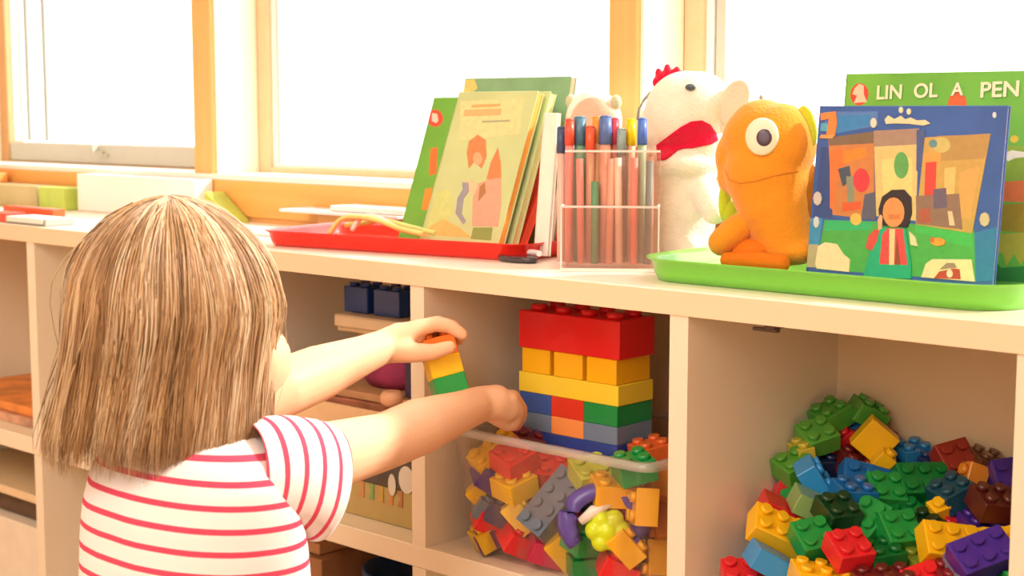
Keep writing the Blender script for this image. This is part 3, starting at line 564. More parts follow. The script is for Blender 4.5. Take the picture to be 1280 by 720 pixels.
# clear tub
acr2 = clear('clear_tub_plastic', 'fdfbfb', .12, .06, .012)
tx0, tx1 = ay(561, 560, .006).x, ay(810, 590, .006).x; tz0 = SZ+.0005; tz1 = ay(700, 560, .006).z
tub = thing('storage_tub', ((tx0+tx1)/2, .1, tz0), 'clear plastic tub full of coloured bricks in the middle cubby', 'tub')
b = B(); L, W_ = tx1-tx0, .205; cx, cy = (tx0+tx1)/2, .006+.205/2
def rr(g, z): return [V((cx+x, cy+y, z)) for x, y in rrect(L+2*g, W_+2*g, .014)]
b.loft([rr(-.0165, tz0), rr(-.014, tz0+.001), rr(-.011, tz0+.02), rr(0, tz1-.010), rr(0, tz1), rr(-.0022, tz1), rr(-.0022, tz1-.010), rr(-.0132, tz0+.02), rr(-.016, tz0+.003), rr(-.018, tz0+.0025)])
b.out('tub_wall', acr2, tub)
b = B(); R = [rr(0, tz1-.008), rr(.003, tz1-.007), rr(.003, tz1), rr(-.0022, tz1+.001), rr(-.0022, tz1-.008)]; b.loft(R+[R[0]], cap=(False, False)); b.out('tub_rim', clear('tub_rim_plastic', 'eaf0f4', .6, .15, .28), tub)
# bricks seen through the front of the tub: (colour, px, py, depth y, nx, ny, tilt, yaw, pitch, label)
Y_ = 'f0c214'; R_ = 'e0222a'; P_ = '4b2f8a'; G_ = '149a4c'; K_ = '6c7c8e'
c5 = lambda x, y: (540+x/3.79, 530+y/3.79)
tubl = [(Y_, 150, 120, .040, 3, 2, 30, 12, 25, 'yellow brick heaped over the left rim of the tub'), (Y_, 90, 160, .06, 2, 2, -20, 30, 10, 'yellow brick at the left end of the tub below its rim'),
 (P_, 160, 255, .016, 3, 2, -38, 20, 10, 'purple brick behind the left front corner of the tub'), (R_, 345, 185, .026, 2, 2, 6, 35, 32, 'red brick with studs above a yellow one at the left of the tub'),
 (Y_, 345, 300, .018, 2, 2, 8, 35, 20, 'yellow brick right under the red studded brick in the tub'), (R_, 520, 195, .062, 3, 2, -12, 10, 30, 'red brick behind the long grey brick at the top of the tub'),
 (K_, 555, 360, .030, 5, 2, 42, 10, 48, 'long slate grey brick with two rows of studs lying slantwise in the tub'), ('f3cb55', 385, 425, .018, 2, 1, -50, 5, 10, 'pale yellow brick at the lower left end of the long grey brick'),
 (K_, 200, 390, .026, 2, 2, -30, 10, 15, 'grey brick at the left of the tub below the purple one'), ('575272', 305, 450, .026, 3, 2, -32, 15, 10, 'dark grey violet brick left of the red one in the tub'),
 (R_, 165, 450, .021, 2, 2, -28, 15, 10, 'red brick low at the left wall of the tub'), ('5f2158', 185, 525, .023, 2, 2, 25, 10, 10, 'dark plum brick near the lower left corner of the tub'),
 (Y_, 110, 330, .024, 2, 1, -50, 10, 10, 'yellow brick pressed against the left wall of the tub'), ('d9b013', 240, 580, .026, 3, 2, 25, 15, 10, 'mustard brick at the bottom left of the tub'),
 (R_, 365, 575, .022, 2, 2, -32, 25, 12, 'bright red brick in the middle of the tub bottom'), ('3c2a80', 500, 610, .032, 3, 2, -35, 10, 10, 'dark violet brick low in the middle of the tub'),
 ('d8263c', 590, 500, .034, 2, 2, 30, 20, 20, 'crimson brick under the long grey brick in the tub'), ('e6b520', 600, 600, .024, 3, 1, -52, 10, 10, 'yellow brick standing on end left of the green one in the tub'),
 ('c02a50', 540, 690, .022, 2, 2, -20, 10, 10, 'raspberry brick at the bottom edge of the tub'), (G_, 700, 580, .026, 2, 2, -8, 30, 10, 'green brick left of the lime coloured flower brick'),
 ('0c7f3c', 705, 690, .024, 2, 2, 3, 10, 8, 'darker green brick at the bottom of the tub'), (R_, 830, 695, .022, 3, 2, -28, 10, 10, 'red brick at the bottom right of the tub'),
 ('f3b41e', 860, 300, .026, 3, 2, -6, 10, 15, 'orange yellow brick above the violet ring in the tub'), ('f0b520', 930, 620, .018, 3, 2, -50, 10, 10, 'orange yellow brick at the lower right of the tub'),
 (G_, 960, 245, .034, 3, 2, 10, 12, 15, 'green brick under the right rim of the tub'), ('c3cf52', 765, 285, .034, 2, 2, 0, 20, 30, 'pale lime brick in the shade of the tower'),
 ('f2b322', 1000, 420, .020, 2, 2, 86, 5, 5, 'yellow brick upright against the right front corner of the tub'), ('e0662a', 1050, 190, .085, 3, 2, 8, 20, 10, 'orange brick heaped over the right rim of the tub'),
 ('d98a26', 1050, 330, .060, 3, 2, 80, 30, 10, 'amber brick against the right end wall of the tub, upper'), ('c8741e', 1055, 500, .055, 3, 2, 95, 30, 10, 'amber brick against the right end wall of the tub, middle'), ('dc9c30', 1040, 640, .050, 3, 2, 85, 30, 10, 'amber brick against the right end wall of the tub, lowest'),
 ('8a3a36', 330, 40, .10, 3, 2, -15, 10, 20, 'brown red brick under the reaching right hand'), ('7d2e3c', 300, 60, .075, 3, 1, -10, 0, 30, 'maroon brick beside the fingers of the right hand')]
for c_, x, y, yy, nx, ny, t_, yw, pt, lab in tubl:
    nx = {5: 4, 3: 3 if pt > 20 else 2}.get(nx, nx)
    RX['tub'].append([brick(c_, nx, ny, .021, pose(ay(*c5(x, y), yy), t_, yw, pt), lab, 'bricks inside the clear tub', px=.0175, py=.0175, r=.0055, sh=.0045), .35])
# deeper filling of the tub
rng = random.Random(5); cols = [R_, Y_, P_, G_, K_, '2b5fb0', 'e0662a', Y_, R_]
for i in range(44):
    x = tx0+.03+(L-.06)*((i*17) % 44)/43; y = .055+.125*rng.random(); z = tz0+.020+(i % 5)*.0215
    m_ = Matrix.Translation((x, y, z)) @ Matrix.Rotation(rng.uniform(0, 3), 4, 'Z') @ Matrix.Rotation(rng.uniform(-.5, .5), 4, 'X')
    c_ = cols[i % 9]; nm = {R_: 'red', Y_: 'yellow', P_: 'purple', G_: 'green', K_: 'grey', '2b5fb0': 'blue', 'e0662a': 'orange'}[c_]
    RX['tub'].append([brick(c_, 2 if i % 3 else 3, 2, BH, m_, nm+' brick deep inside the clear tub, mostly hidden', nm+' bricks deep in the tub'), 1])
# violet ring with a lime flower
p = ay(*c5(815, 470), .020); t = thing('toy_ring', p, 'violet toy ring around a lime flower piece inside the tub', 'toy ring')
b = B(); L_ = [p+CR*.034*math.cos(a)*1.0+CU*.030*math.sin(a)+CF*.002 for a in [math.radians(-50+270*i/24) for i in range(25)]]; b.tube(L_, .0105, 10, flat=.8); b.out('ring', plast('5a4aa0'), t)
fl = thing('toy_flower', p-CF*.004, 'bright lime plastic flower in the violet ring, seen through the tub', 'toy flower')
b = B()
for k in range(6): a = k*PI/3; b.ball(p+CR*(.012*math.cos(a)+.003)+CU*(.012*math.sin(a)-.006)-CF*.004, .0095, seg=12)
b.ball(p-CF*.006+CR*.003-CU*.006, .010, seg=14); finish('petals', remeshed(b, .0014, 3), plast('d3e81e'), fl)
b = B(); b.tube([p+CR*-.022+CU*.002-CF*.004, p+CR*-.010+CU*.012-CF*.006, p+CR*.006+CU*.018-CF*.006], [.004, .006, .002], 10); b.out('white_petal', plast('f3e6da'), fl)
# ------------------------------------------------------------------ heap of bricks in the right hand cubby
HX0, HX1 = -.785+TH, -.472
def hz(x, y): return SZ+.050+.105*max(0, min(1, y/.24))*(1-.55*max(0, min(1, (x-HX0)/(HX1-HX0))))+.012*math.sin(x*40)*math.cos(y*31)
def hit_heap(px, py):
    d = ray(px, py); t = .9
    while t < 1.9:
        p = CP+d*t
        if p.y > .225: return ay(px, py, .225)
        if p.y > 0.008 and p.z < hz(p.x, p.y): return p
        t += .002
    return p
c8 = lambda x, y: (900+x/3.0, 480+y/3.0)
LB = '2f8fd0'; DB = '1766a8'; HG = '1f9440'; DG = '0f7a34'; HP = '4a2a86'; HY = 'f8bf14'; HR = 'd8232c'; BR_ = '9a3324'
heap = [(LB, 485, 150, 2, 2, 5, 20, 15, 'blue brick at the back corner of the heap'), ('4c9a34', 425, 145, 2, 2, 20, 20, 20, 'grass green brick highest in the far left corner of the heap'), ('4c9a34', 545, 145, 2, 2, -30, 10, 10, 'grass green brick behind the yellow one on top of the heap'),
 (HY, 555, 238, 2, 2, -40, 0, -76, 'yellow brick tilted on top of the heap'), (HY, 603, 322, 1, 1, -38, 0, 20, 'small yellow piece at the lower tip of the tilted yellow brick'),
 (BR_, 635, 205, 3, 2, 12, 20, 20, 'brown red brick against the back wall of the right cubby'), (HR, 462, 228, 2, 1, 35, 0, 10, 'red brick sticking out left of the tilted yellow brick'),
 ('5aa03a', 385, 225, 3, 2, 8, 15, 35, 'light green arch shaped brick high at the left of the heap'), ('1d2c4e', 378, 275, 3, 2, -5, 10, 15, 'navy brick above the big blue ones'), ('6e1c1c', 478, 290, 3, 2, -22, 10, 20, 'maroon brick under the tilted yellow brick'),
 ('52962e', 278, 340, 3, 2, 12, 20, 25, 'green brick against the left wall of the heap'), ('c7b43a', 318, 300, 1, 2, 10, 10, 10, 'small olive yellow brick at the left of the heap'),
 (LB, 392, 380, 4, 2, -58, 10, 10, 'long light blue brick slanting down the left of the heap'), (DB, 505, 375, 4, 3, -20, 5, 55, 'large blue brick with studs showing in the middle of the heap'), (DB, 530, 450, 3, 2, -8, 15, 15, 'blue brick under the large studded blue one'),
 (HR, 255, 420, 2, 3, -25, 5, 70, 'red brick leaning on the left wall of the right cubby'), (HG, 322, 402, 2, 1, 0, 15, 60, 'small green brick just above the sage green one'), ('86a862', 325, 462, 3, 2, -26, 5, 12, 'sage green brick at the left of the heap'),
 (HR, 290, 525, 4, 2, -26, 5, 15, 'long red brick under the sage green one'), ('e88a54', 268, 560, 2, 2, -26, 10, 20, 'peach brick between the red and yellow bricks at the left'), ('12401e', 440, 520, 3, 2, -10, 25, 30, 'dark bottle green brick behind the studded green one'),
 (HY, 205, 590, 4, 2, -30, 8, 38, 'yellow brick with studs on top of the light blue one at the front left'), (LB, 165, 655, 5, 2, -30, 8, 5, 'long light blue brick at the front left of the heap'),
 (HG, 372, 605, 3, 3, -4, 20, 42, 'green brick with studs at the front of the heap'), (HR, 485, 645, 3, 2, -6, 20, 35, 'red brick with studs right of the green one at the front'), (HY, 400, 700, 5, 2, -10, 6, 12, 'long yellow brick lowest at the front of the heap'),
 (HR, 100, 722, 2, 2, 0, 0, 30, 'red brick cut off at the bottom left of the heap'),
 (HG, 650, 375, 3, 2, 8, 20, 35, 'green brick right below the small yellow piece'), (HG, 640, 445, 3, 2, -12, 10, 40, 'green brick left of the big green cluster'), (DG, 775, 410, 4, 3, -12, 15, 50, 'large green brick with studs in the middle of the heap'),
 (DG, 845, 465, 3, 2, -30, 15, 20, 'green brick at the right of the green cluster'), (HG, 590, 530, 4, 2, 38, 15, 35, 'green brick slanting down in the middle of the heap'), (DG, 710, 500, 4, 2, 15, 10, 30, 'deep green brick under the large green one'), (HG, 660, 590, 3, 3, -12, 20, 45, 'green brick with studs low in the green cluster'),
 ('0a6a2c', 640, 655, 3, 2, 0, 20, 15, 'dark green brick at the foot of the green cluster'), ('a8a838', 692, 352, 2, 2, -8, 10, 12, 'olive yellow brick behind the green cluster'),
 ('2b7fb8', 758, 300, 3, 2, 2, 18, 12, 'blue brick against the back wall of the right cubby'), ('2a2026', 655, 290, 3, 2, 0, 12, 12, 'black brick against the back wall of the right cubby'),
 (BR_, 890, 320, 3, 3, -8, 25, 55, 'rust red brick with studs at the back right of the heap'), ('6a4228', 958, 305, 2, 2, -20, 15, 15, 'brown brick right of the rust red one at the back'),
 ('432a84', 1040, 370, 3, 3, -4, 12, 60, 'big purple brick at the back right of the heap'), ('e08a28', 955, 410, 2, 1, 70, 10, 10, 'orange brick upright left of the purple ones'), ('1e4c5c', 895, 435, 3, 2, 20, 15, 20, 'dark teal brick right of the green cluster'),
 ('5a2018', 1020, 480, 4, 2, -12, 15, 25, 'dark brown red brick under the big purple one'), ('d9c94e', 1065, 440, 2, 1, 5, 10, 10, 'pale yellow brick at the right edge of the heap'), (HY, 820, 520, 1, 1, 10, 15, 35, 'small yellow brick right of the green cluster'),
 (HR, 880, 550, 2, 3, -18, 15, 30, 'red brick left of the long purple one'), (HP, 975, 540, 5, 2, -12, 10, 15, 'long purple brick at the right of the heap'), ('2f4aa0', 1065, 545, 2, 2, -5, 12, 20, 'blue brick at the right edge under the purple ones'),
 (HY, 855, 625, 4, 2, -20, 15, 50, 'yellow brick with studs at the front right of the heap'), (HY, 980, 600, 2, 2, -8, 12, 45, 'small studded yellow brick right of the larger one'), (HY, 1058, 620, 2, 3, 5, 12, 45, 'yellow brick touching the right divider'),
 ('8a9a2e', 755, 640, 2, 2, -4, 25, 20, 'olive green brick left of the front yellow one'), ('e8242c', 765, 712, 2, 2, 0, 20, 50, 'bright red brick at the bottom middle of the heap'), ('8a1a24', 840, 705, 3, 2, -5, 10, 20, 'dark red brick at the bottom right of the heap'),
 ('7f86a0', 888, 700, 2, 2, 0, 10, 15, 'grey blue brick at the bottom right of the heap'), ('4a2a96', 985, 680, 4, 3, 10, 12, 45, 'large purple brick at the bottom right of the heap'), ('6e1f1e', 600, 712, 4, 2, 0, 10, 15, 'dark maroon brick at the bottom of the heap'),
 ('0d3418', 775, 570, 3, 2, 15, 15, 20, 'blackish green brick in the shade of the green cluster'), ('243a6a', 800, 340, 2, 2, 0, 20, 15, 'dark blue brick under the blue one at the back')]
KEYS = ('tilted on top', 'tip of the tilted', 'slanting down the left', 'large blue brick', 'sage green brick', 'on top of the light blue', 'long light blue brick at the front', 'green brick with studs at the front', 'red brick with studs right', 'lowest at the front', 'olive green brick left', 'yellow brick with studs at the front right', 'big purple', 'large green brick')
for c_, x, y, nx, ny, t_, yw, pt, lab in heap:
    nx = {5: 3, 4: 3, 3: 2}.get(nx, nx); ny = min(ny, 2)
    p = hit_heap(*c8(x, y)); p = V((max(HX0+.018, min(HX1-.02, p.x)), p.y, p.z))
    key = any(q in lab for q in KEYS); p = p-CF*(.014 if key else 0)
    RX['heap'].append([brick(c_, nx, ny, .019, pose(p, t_, yw, pt), lab, 'bricks heaped in the right hand cubby', px=.0162, py=.0162, r=.0052, sh=.0001 if 'long light blue brick at the front' in lab or 'sage' in lab else .0045), .03 if key else .35])
rng = random.Random(11); fc = [(HR, 'red'), (HG, 'green'), (HP, 'purple'), (DB, 'blue'), (HG, 'green'), (BR_, 'rust red'), ('e0782a', 'orange'), ('2a2026', 'black')]
for i in range(110):
    gx, gy, gl = i % 10, (i//10) % 4, i//40
    x = HX0+.024+(HX1-HX0-.048)*(gx+.5*rng.random())/9.5; y = .062+.042*gy+.02*rng.random()
    y = min(y, .222); z = hz(x, y)-.030-gl*.026
    if z < SZ+.014: continue
    c_, nm = fc[(i*5+i//7) % 8]
    RX['heap'].append([brick(c_, 2+(i % 2), 2, BH, Matrix.Translation((x, y, z)) @ Matrix.Rotation(rng.uniform(0, 3), 4, 'Z') @ Matrix.Rotation(rng.uniform(-.6, .6), 4, 'X'), nm+' brick buried under the others in the right hand heap', nm+' bricks buried in the heap'), 1])
# ------------------------------------------------------------------ let the bricks push each other apart so that none sit inside another
def sat(A, Bq):
    ca, Ra, ea = A; cb, Rb, eb = Bq; d = cb-ca; best = 1e9; ax = None
    axes = [Ra[0], Ra[1], Ra[2], Rb[0], Rb[1], Rb[2]]+[p.cross(q) for p in Ra for q in Rb]
    for i, a in enumerate(axes):
        l = a.length
        if l < 1e-3: continue
        a = a/l; ra = sum(abs(a.dot(Ra[k]))*ea[k] for k in range(3)); rb = sum(abs(a.dot(Rb[k]))*eb[k] for k in range(3)); s_ = d.dot(a); o = ra+rb-abs(s_)
        if o <= 0: return None
        if i > 5: o *= 1.05
        if o < best: best = o; ax = a if s_ >= 0 else -a
    return ax, best
def relax(key, lo, hi, iters, lim):
    L = []
    for o, w_ in RX[key]:
        R = o.rotation_euler.to_matrix(); e = BX[o.name]; ax = [R.col[k].copy() for k in range(3)]; half = V([sum(abs(ax[k][j])*e[k] for k in range(3)) for j in range(3)])
        half *= (.74 if key == 'tub' else .95); L.append([o, w_, V(o.location), ax, e, half, V(o.location)])
    for it in range(iters):
        mv = [V() for _ in L]; n_ = 0
        for i in range(len(L)):
            for j in range(i+1, len(L)):
                a, b_ = L[i], L[j]
                if a[1]+b_[1] == 0: continue
                d = b_[2]-a[2]; h = a[5]+b_[5]
                if abs(d.x) > h.x or abs(d.y) > h.y or abs(d.z) > h.z: continue
                q = sat((a[2], a[3], a[4]), (b_[2], b_[3], b_[4]))
                if q: n_ += 1; t = a[1]+b_[1]; mv[i] -= q[0]*q[1]*a[1]/t; mv[j] += q[0]*q[1]*b_[1]/t
        for i, a in enumerate(L):
            if a[1] == 0: continue
            m = mv[i]; m.length > .006 and m.normalize() and None
            if m.length > .006: m = m.normalized()*.006
            a[2] += m*.7
            if a[1] < 1:                                  # pieces the photo shows keep their place; they may only sink deeper
                u = a[2]-a[6]; dz = u.dot(CF); lt = u-CF*dz; dz = max(-.004, min(.045, dz))
                if lt.length > lim: lt = lt.normalized()*lim
                a[2] = a[6]+lt+CF*dz
            for k in range(3):
                h_ = a[5][k]
                hk = hi[k] if not (k == 2 and key == 'tub' and a[1] == 1) else tz1-.028
                a[2][k] = max(lo[k]+h_, min(hk-h_, a[2][k])) if hi[k]-lo[k] > 2*h_ else a[2][k]
    for a in L: a[0].location = a[2]
    for i, a in enumerate(L):            # drop hidden ones that still cannot fit
        if a[1] == 1:
            for b_ in L:
                if b_ is a or b_[0] is None or a[0] is None: continue
                q = sat((a[2], a[3], a[4]), (b_[2], b_[3], b_[4]))
                if q and q[1] > .004: bpy.data.objects.remove(a[0]); a[0] = None
    pen = 0; mx = 0
    K_ = [a for a in L if a[0] is not None]
    for i in range(len(K_)):
        for j in range(i+1, len(K_)):
            q = sat((K_[i][2], K_[i][3], K_[i][4]), (K_[j][2], K_[j][3], K_[j][4]))
            if q and K_[i][1]+K_[j][1] > 0: pen += q[1] > .002; mx = max(mx, q[1])
    print('RELAX', key, len(K_), pen, round(mx, 4), 'moved', round(max((a[2]-a[6]).length for a in K_), 3))
relax('tub', (tx0+.012, .006+.008, tz0+.003), (tx1-.012, .200, SZ+.30), 60, .007)
relax('heap', (HX0+.0005, .002, SZ), (HX1-.0005, .2455, SZ+.26), 60, .009)
# ------------------------------------------------------------------ other things in the cubbies
def crate(x0, x1, y0, y1, z0, z1, mat, name, label, cat, th=.006):
    t = thing(name, ((x0+x1)/2, (y0+y1)/2, z0), label, cat)
    b = B()
    b.box((x0, y0, z0), (x1, y0+th, z1), .001); b.box((x0, y1-th, z0), (x1, y1, z1), .001); b.box((x0, y0+th, z0), (x0+th, y1-th, z1)); b.box((x1-th, y0+th, z0), (x1, y1-th, z1)); b.out('sides', mat, t)
    b = B(); b.box((x0+th, y0+th, z0), (x1-th, y1-th, z0+th)); b.out('base', mat, t); return t
GX0, GX1 = -1.485+TH+.012, -1.111-.004
# game box
gy = .035; zt = ay(515, 577, gy).z
t = thing('game_box', ((GX0+GX1)/2, .13, SZ), 'flat board game box with dark lid and olive letters strip in the left cubby', 'game box')
zm = ay(515, 616, gy).z
b = B(); b.box((GX0+.06, gy, SZ+.0003), (GX1, .235, zm), .001); b.out('box_base', M('olive_card', 'b9a266', .5, var=.05), t)
b = B(); b.box((GX0+.058, gy-.002, zm), (GX1+.001, .237, zt), .001); b.out('box_lid', M('dark_card', '4c4440', .45, var=.2, scale=30), t)
b = B(); 
for px, py, r1, r2 in ((508, 600, .012, .015), (490, 606, .006, .012)):
    p = ay(px, py, gy-.0024); b.bm.verts.ensure_lookup_table(); b.prism([(x*1, y*1) for x, y in circle(0, 0, r1, r2, 14)], basis(V((1, 0, 0)), V((0, 0, 1)), V((0, -1, 0)), p), .0003)
b.out('lid_picture', M('lid_picture_white', 'd9d4ca', .5), t)
b = B(); mm = []
for i, (px, c_) in enumerate(((452, 'c98a5a'), (464, '7fa860'), (476, 'c9a24a'), (488, 'd08a50'), (500, 'b0784c'))):
    p = ay(px, 611+i*3.2, gy-.0006); m_ = M('letter_'+c_, c_, .5); mm.append(m_); b.prism([(-.004, -.009), (.004, -.009), (.0045, .009), (-.003, .008), (0, 0)], basis(V((1, 0, 0)), V((0, 0, 1)), V((0, -1, 0)), p), .0004, i)
b.out('side_picture', mm, t)
z1 = ay(450, 532, .03).z; z2 = ay(450, 516, .03).z
crate(GX0+.02, GX1, .03, .22, zt+.001, z2+.004, M('pale_wood', 'e3bf94', .5, var=.05), 'puzzle_tray', 'pale wooden tray on the board game box in the left cubby', 'tray')
slab('puzzle_board', GX0+.04, GX1-.01, .045, .20, zt+.008, z2+.008, M('puzzle_red_brown', 'a2664c', .5, var=.35, scale=30), 'reddish brown puzzle board lying in the pale wooden tray', 'puzzle')
slab('wooden_board', GX0+.06, GX1-.02, .05, .19, z2+.0085, z2+.017, M('tan_wood', 'b98a62', .5, var=.1), 'thin tan wooden board above the puzzle board', 'board', .03)
b = B(); q = [ay(*p_, .09) for p_ in ((440, 470), (455, 455), (475, 452), (492, 462), (505, 478))]; zb = z2+.018
b.loft([[V((-1.245+math.cos(a)*(.055+.008*math.sin(3*a))*s, .12+math.sin(a)*.045*s, zb+h)) for a in [2*PI*i/30 for i in range(30)]] for s, h in ((.9, 0), (1.05, .01), (1, .025), (.75, .036), (.3, .040))])
tag(origin(b.out('cloth_bag', M('magenta_cloth', '8c2a4e', .85, var=.3, scale=30, bump=.6, bscale=60)), (-1.245, .12, zb)), 'folded magenta cloth bag on the tan board in the left cubby', 'bag')
slab('dark_box', -1.185, -1.118, .06, .20, zb, zb+.040, M('navy_card', '3a2a48', .6), 'small dark violet box beside the magenta bag', 'box')
p = ay(490, 498, .05); b = B(); b.loft([[p+V((math.cos(a)*.014*s, math.sin(a)*.012*s, h)) for a in [2*PI*i/20 for i in range(20)]] for s, h in ((.7, -.009), (1, -.004), (1, .003), (.7, .008))]); tag(origin(b.out('wooden_ball', M('peach_wood2', 'e5ac84', .5)), p-V((0, 0, .009))), 'round peach wooden ball at the right end of the wooden tray', 'toy')
# cream box with two blue blocks
cz0, cz1 = ay(460, 419, .10).z, ay(460, 398, .10).z; cx0, cx1 = ay(417, 410, .10).x, GX1
slab('wooden_box', cx0+.03, -1.116, .11, .22, zb+.0405, cz0-.0005, M('tan_box', 'b8946a', .6, var=.05), 'tan box under the cream lidded box in the left cubby', 'box')
t = thing('toy_box', ((cx0+cx1)/2, .16, cz0), 'cream wooden toy box lid carrying two blue blocks', 'box')
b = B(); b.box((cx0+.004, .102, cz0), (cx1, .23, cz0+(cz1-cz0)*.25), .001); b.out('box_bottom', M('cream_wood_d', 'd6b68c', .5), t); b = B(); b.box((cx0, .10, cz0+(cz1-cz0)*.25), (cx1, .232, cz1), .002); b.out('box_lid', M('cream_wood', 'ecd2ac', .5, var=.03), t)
for px0, px1, n_ in ((429, 458, 'left'), (466, 498, 'right')):
    xa, xb = ay(px0, 390, .12).x, ay(px1, 390, .12).x; w_ = xb-xa
    brick('1f4796', 2, 2, .030, Matrix.Translation(((xa+xb)/2, .12+.018, cz1+.0155)), n_+' dark blue block on the cream toy box in the left cubby', None, px=round(w_/2, 4), py=.017, r=.0062)
# left cubby: puzzles
zl = ay(20, 517, .05).z
slab('puzzle_board', -2.21, -1.885, .03, .22, SZ+.0003, SZ+.012, M('mixed_print', 'b98a70', .5, var=.55, scale=26), 'thick multicoloured puzzle board on the far left shelf', 'puzzle')
slab('puzzle_board', -2.20, -1.895, .04, .21, SZ+.0125, SZ+.025, M('orange_print', 'e08838', .5, var=.3, scale=26), 'orange puzzle board topmost on the far left shelf', 'puzzle')
# lower row
def bowl(name, c_, r, h, mat, label, cat):
    b = B(); P_ = [(.55, 0), (.62, 0), (.85, .35), (1, .8), (1.04, .97), (1.04, 1), (.98, 1), (.94, .8), (.8, .38), (.55, .06)]
    b.loft([[c_+V((math.cos(a)*r*s, math.sin(a)*r*s, h*z)) for a in [2*PI*i/36 for i in range(36)]] for s, z in P_]); return tag(origin(b.out(name, mat), c_), label, cat)
p = ay(492, 712, .07); r_ = .062; bowl('toy_bowl', V((p.x+.01, .095, .2385)), .058, p.z-.2385, M('navy_plastic', '24406e', .4), 'tall dark blue bowl in the lower cubby left of the tub', 'bowl')
slab('wooden_crate', -1.46, -1.305, .04, .22, .2385, ay(400, 700, .04).z, M('brown_wood_box', '9a6a44', .55, var=.15), 'brown wooden crate in the lower cubby left of the blue bowl', 'crate')
slab('paper_box', -1.43, -1.32, .05, .20, ay(400, 700, .04).z+.0005, ay(400, 700, .04).z+.014, M('card_tan', 'c48f62', .6), 'tan card box on the brown wooden crate', 'box')
zz = ay(20, 612, .03).z
slab('storage_tray', -2.225, -1.872, .03, .22, zz-.012, zz, M('cream_tray', 'e8cfa6', .5), 'cream sliding tray under the far left shelf', 'tray')
slab('dark_basket', -2.20, -1.885, .05, .21, ay(20, 652, .03).z+.001, zz-.0125, M('dark_brown', '5c4632', .8, var=.2, bump=.6), 'dark brown basket under the cream sliding tray', 'basket')
slab('white_box', -2.20, -1.875, .03, .21, .2385, ay(20, 652, .03).z, M('white_box_m', 'e9ddcb', .6), 'white box at the bottom left under the dark basket', 'box')

# ------------------------------------------------------------------ the child
skin = M('skin', 'f6c5a0', .5, .35, var=.02, scale=30, sub=.12)
kid = thing('person', (-.985, -.36, 0), 'small child with a golden brown bob and red striped white shirt, reaching into the cubbies', 'person')
HC = ad(222, 395, 1.205); TC = V((-.988, -.355, 0))
Fh = V((.0, 1, 0)); Sx = V((1, 0, 0))
b = B()
b.ball(HC+V((0, -.002, .010)), (.070, .074, .076), seg=32); b.ball(HC+V((0, .022, -.028)), (.058, .056, .058), seg=28)      # skull, face
for s in (-1, 1): b.ball(HC+V((s*.041, .042, -.036)), (.030, .031, .032), seg=20)                                           # cheeks
b.ball(HC+V((0, .062, -.062)), (.018, .016, .014), seg=16); b.ball(HC+V((0, .080, -.022)), (.0085, .010, .0085), seg=14); b.caps([HC+V((0, .074, .004)), HC+V((0, .080, -.02))], [.006, .007], 10)
b.ball(HC+V((0, .070, -.046)), (.015, .010, .005), seg=14)
for s in (-1, 1): b.ball(HC+V((s*.072, -.004, -.018)), (.007, .014, .020), seg=16)
b.caps([HC+V((0, -.012, -.05)), V((TC.x, TC.y-.005, .705))], [.034, .036], 20)
def ellr(z, a, bb_, dx=0, dy=0, n=36, p=2.3):
    R = []
    for i in range(n):
        t = 2*PI*i/n; c_, s_ = math.cos(t), math.sin(t)
        R.append(V((TC.x+dx+a*math.copysign(abs(c_)**(2/p), c_), TC.y+dy+bb_*math.copysign(abs(s_)**(2/p), s_), z)))
    return R
b.loft([ellr(z, a, c_) for z, a, c_ in ((.36, .05, .05), (.38, .085, .07), (.44, .09, .074), (.50, .088, .074), (.58, .086, .068), (.64, .086, .062), (.675, .080, .052), (.695, .060, .042), (.71, .035, .035))])
RS = ad(338, 583, 1.205); LS = V((TC.x-.080, TC.y+.030, .676))
RE = ad(480, 552, 1.345); RW = ad(600, 505, 1.458); LE = ad(350, 486, 1.335); LW = ad(478, 434, 1.447)
b.caps([RS, RS.lerp(RE, .5)+V((0, 0, -.002)), RE], [.029, .029, .0255], 20); b.caps([RE, RE.lerp(RW, .35)+V((0, 0, .001)), RE.lerp(RW, .8), RW], [.0255, .0262, .0195, .0175], 20)
b.caps([LS, LS.lerp(LE, .5), LE], [.031, .029, .0265], 20); b.caps([LE, LE.lerp(LW, .35), LE.lerp(LW, .8), LW], [.0265, .0255, .0185, .0165], 20)
# left hand: palm over the small stack of bricks, fingers over its top and far side, thumb across its near face
def J(*a): return [ad(x, y, d) for x, y, d in a]
K = J((523, 410, 1.453), (524, 413, 1.467), (522, 418, 1.481), (518, 425, 1.492))
b.caps([LW, ad(500, 424, 1.458), ad(516, 418, 1.462)], [.0165, .0165, .0135], 16)
for k in K: b.caps([LW.lerp(k, .25), k], [.012, .0088], 14)
b.caps(J((523, 410, 1.453), (545, 405, 1.457), (562, 408, 1.460), (578, 418, 1.462)), [.0085, .0078, .0072, .0062], 12)
b.caps(J((524, 412, 1.467), (547, 404, 1.474), (567, 409, 1.480), (574, 424, 1.484)), [.0085, .0078, .0070, .0062], 12)
b.caps(J((522, 418, 1.481), (543, 412, 1.492), (560, 419, 1.502), (566, 434, 1.506)), [.0082, .0075, .0068, .0060], 12)
b.caps(J((518, 425, 1.492), (536, 422, 1.505), (550, 432, 1.512), (554, 444, 1.515)), [.0076, .0070, .0062, .0055], 12)
b.caps(J((492, 438, 1.446), (520, 441, 1.441), (542, 440, 1.4405), (562, 434, 1.4415)), [.0125, .0098, .0080, .0066], 14)
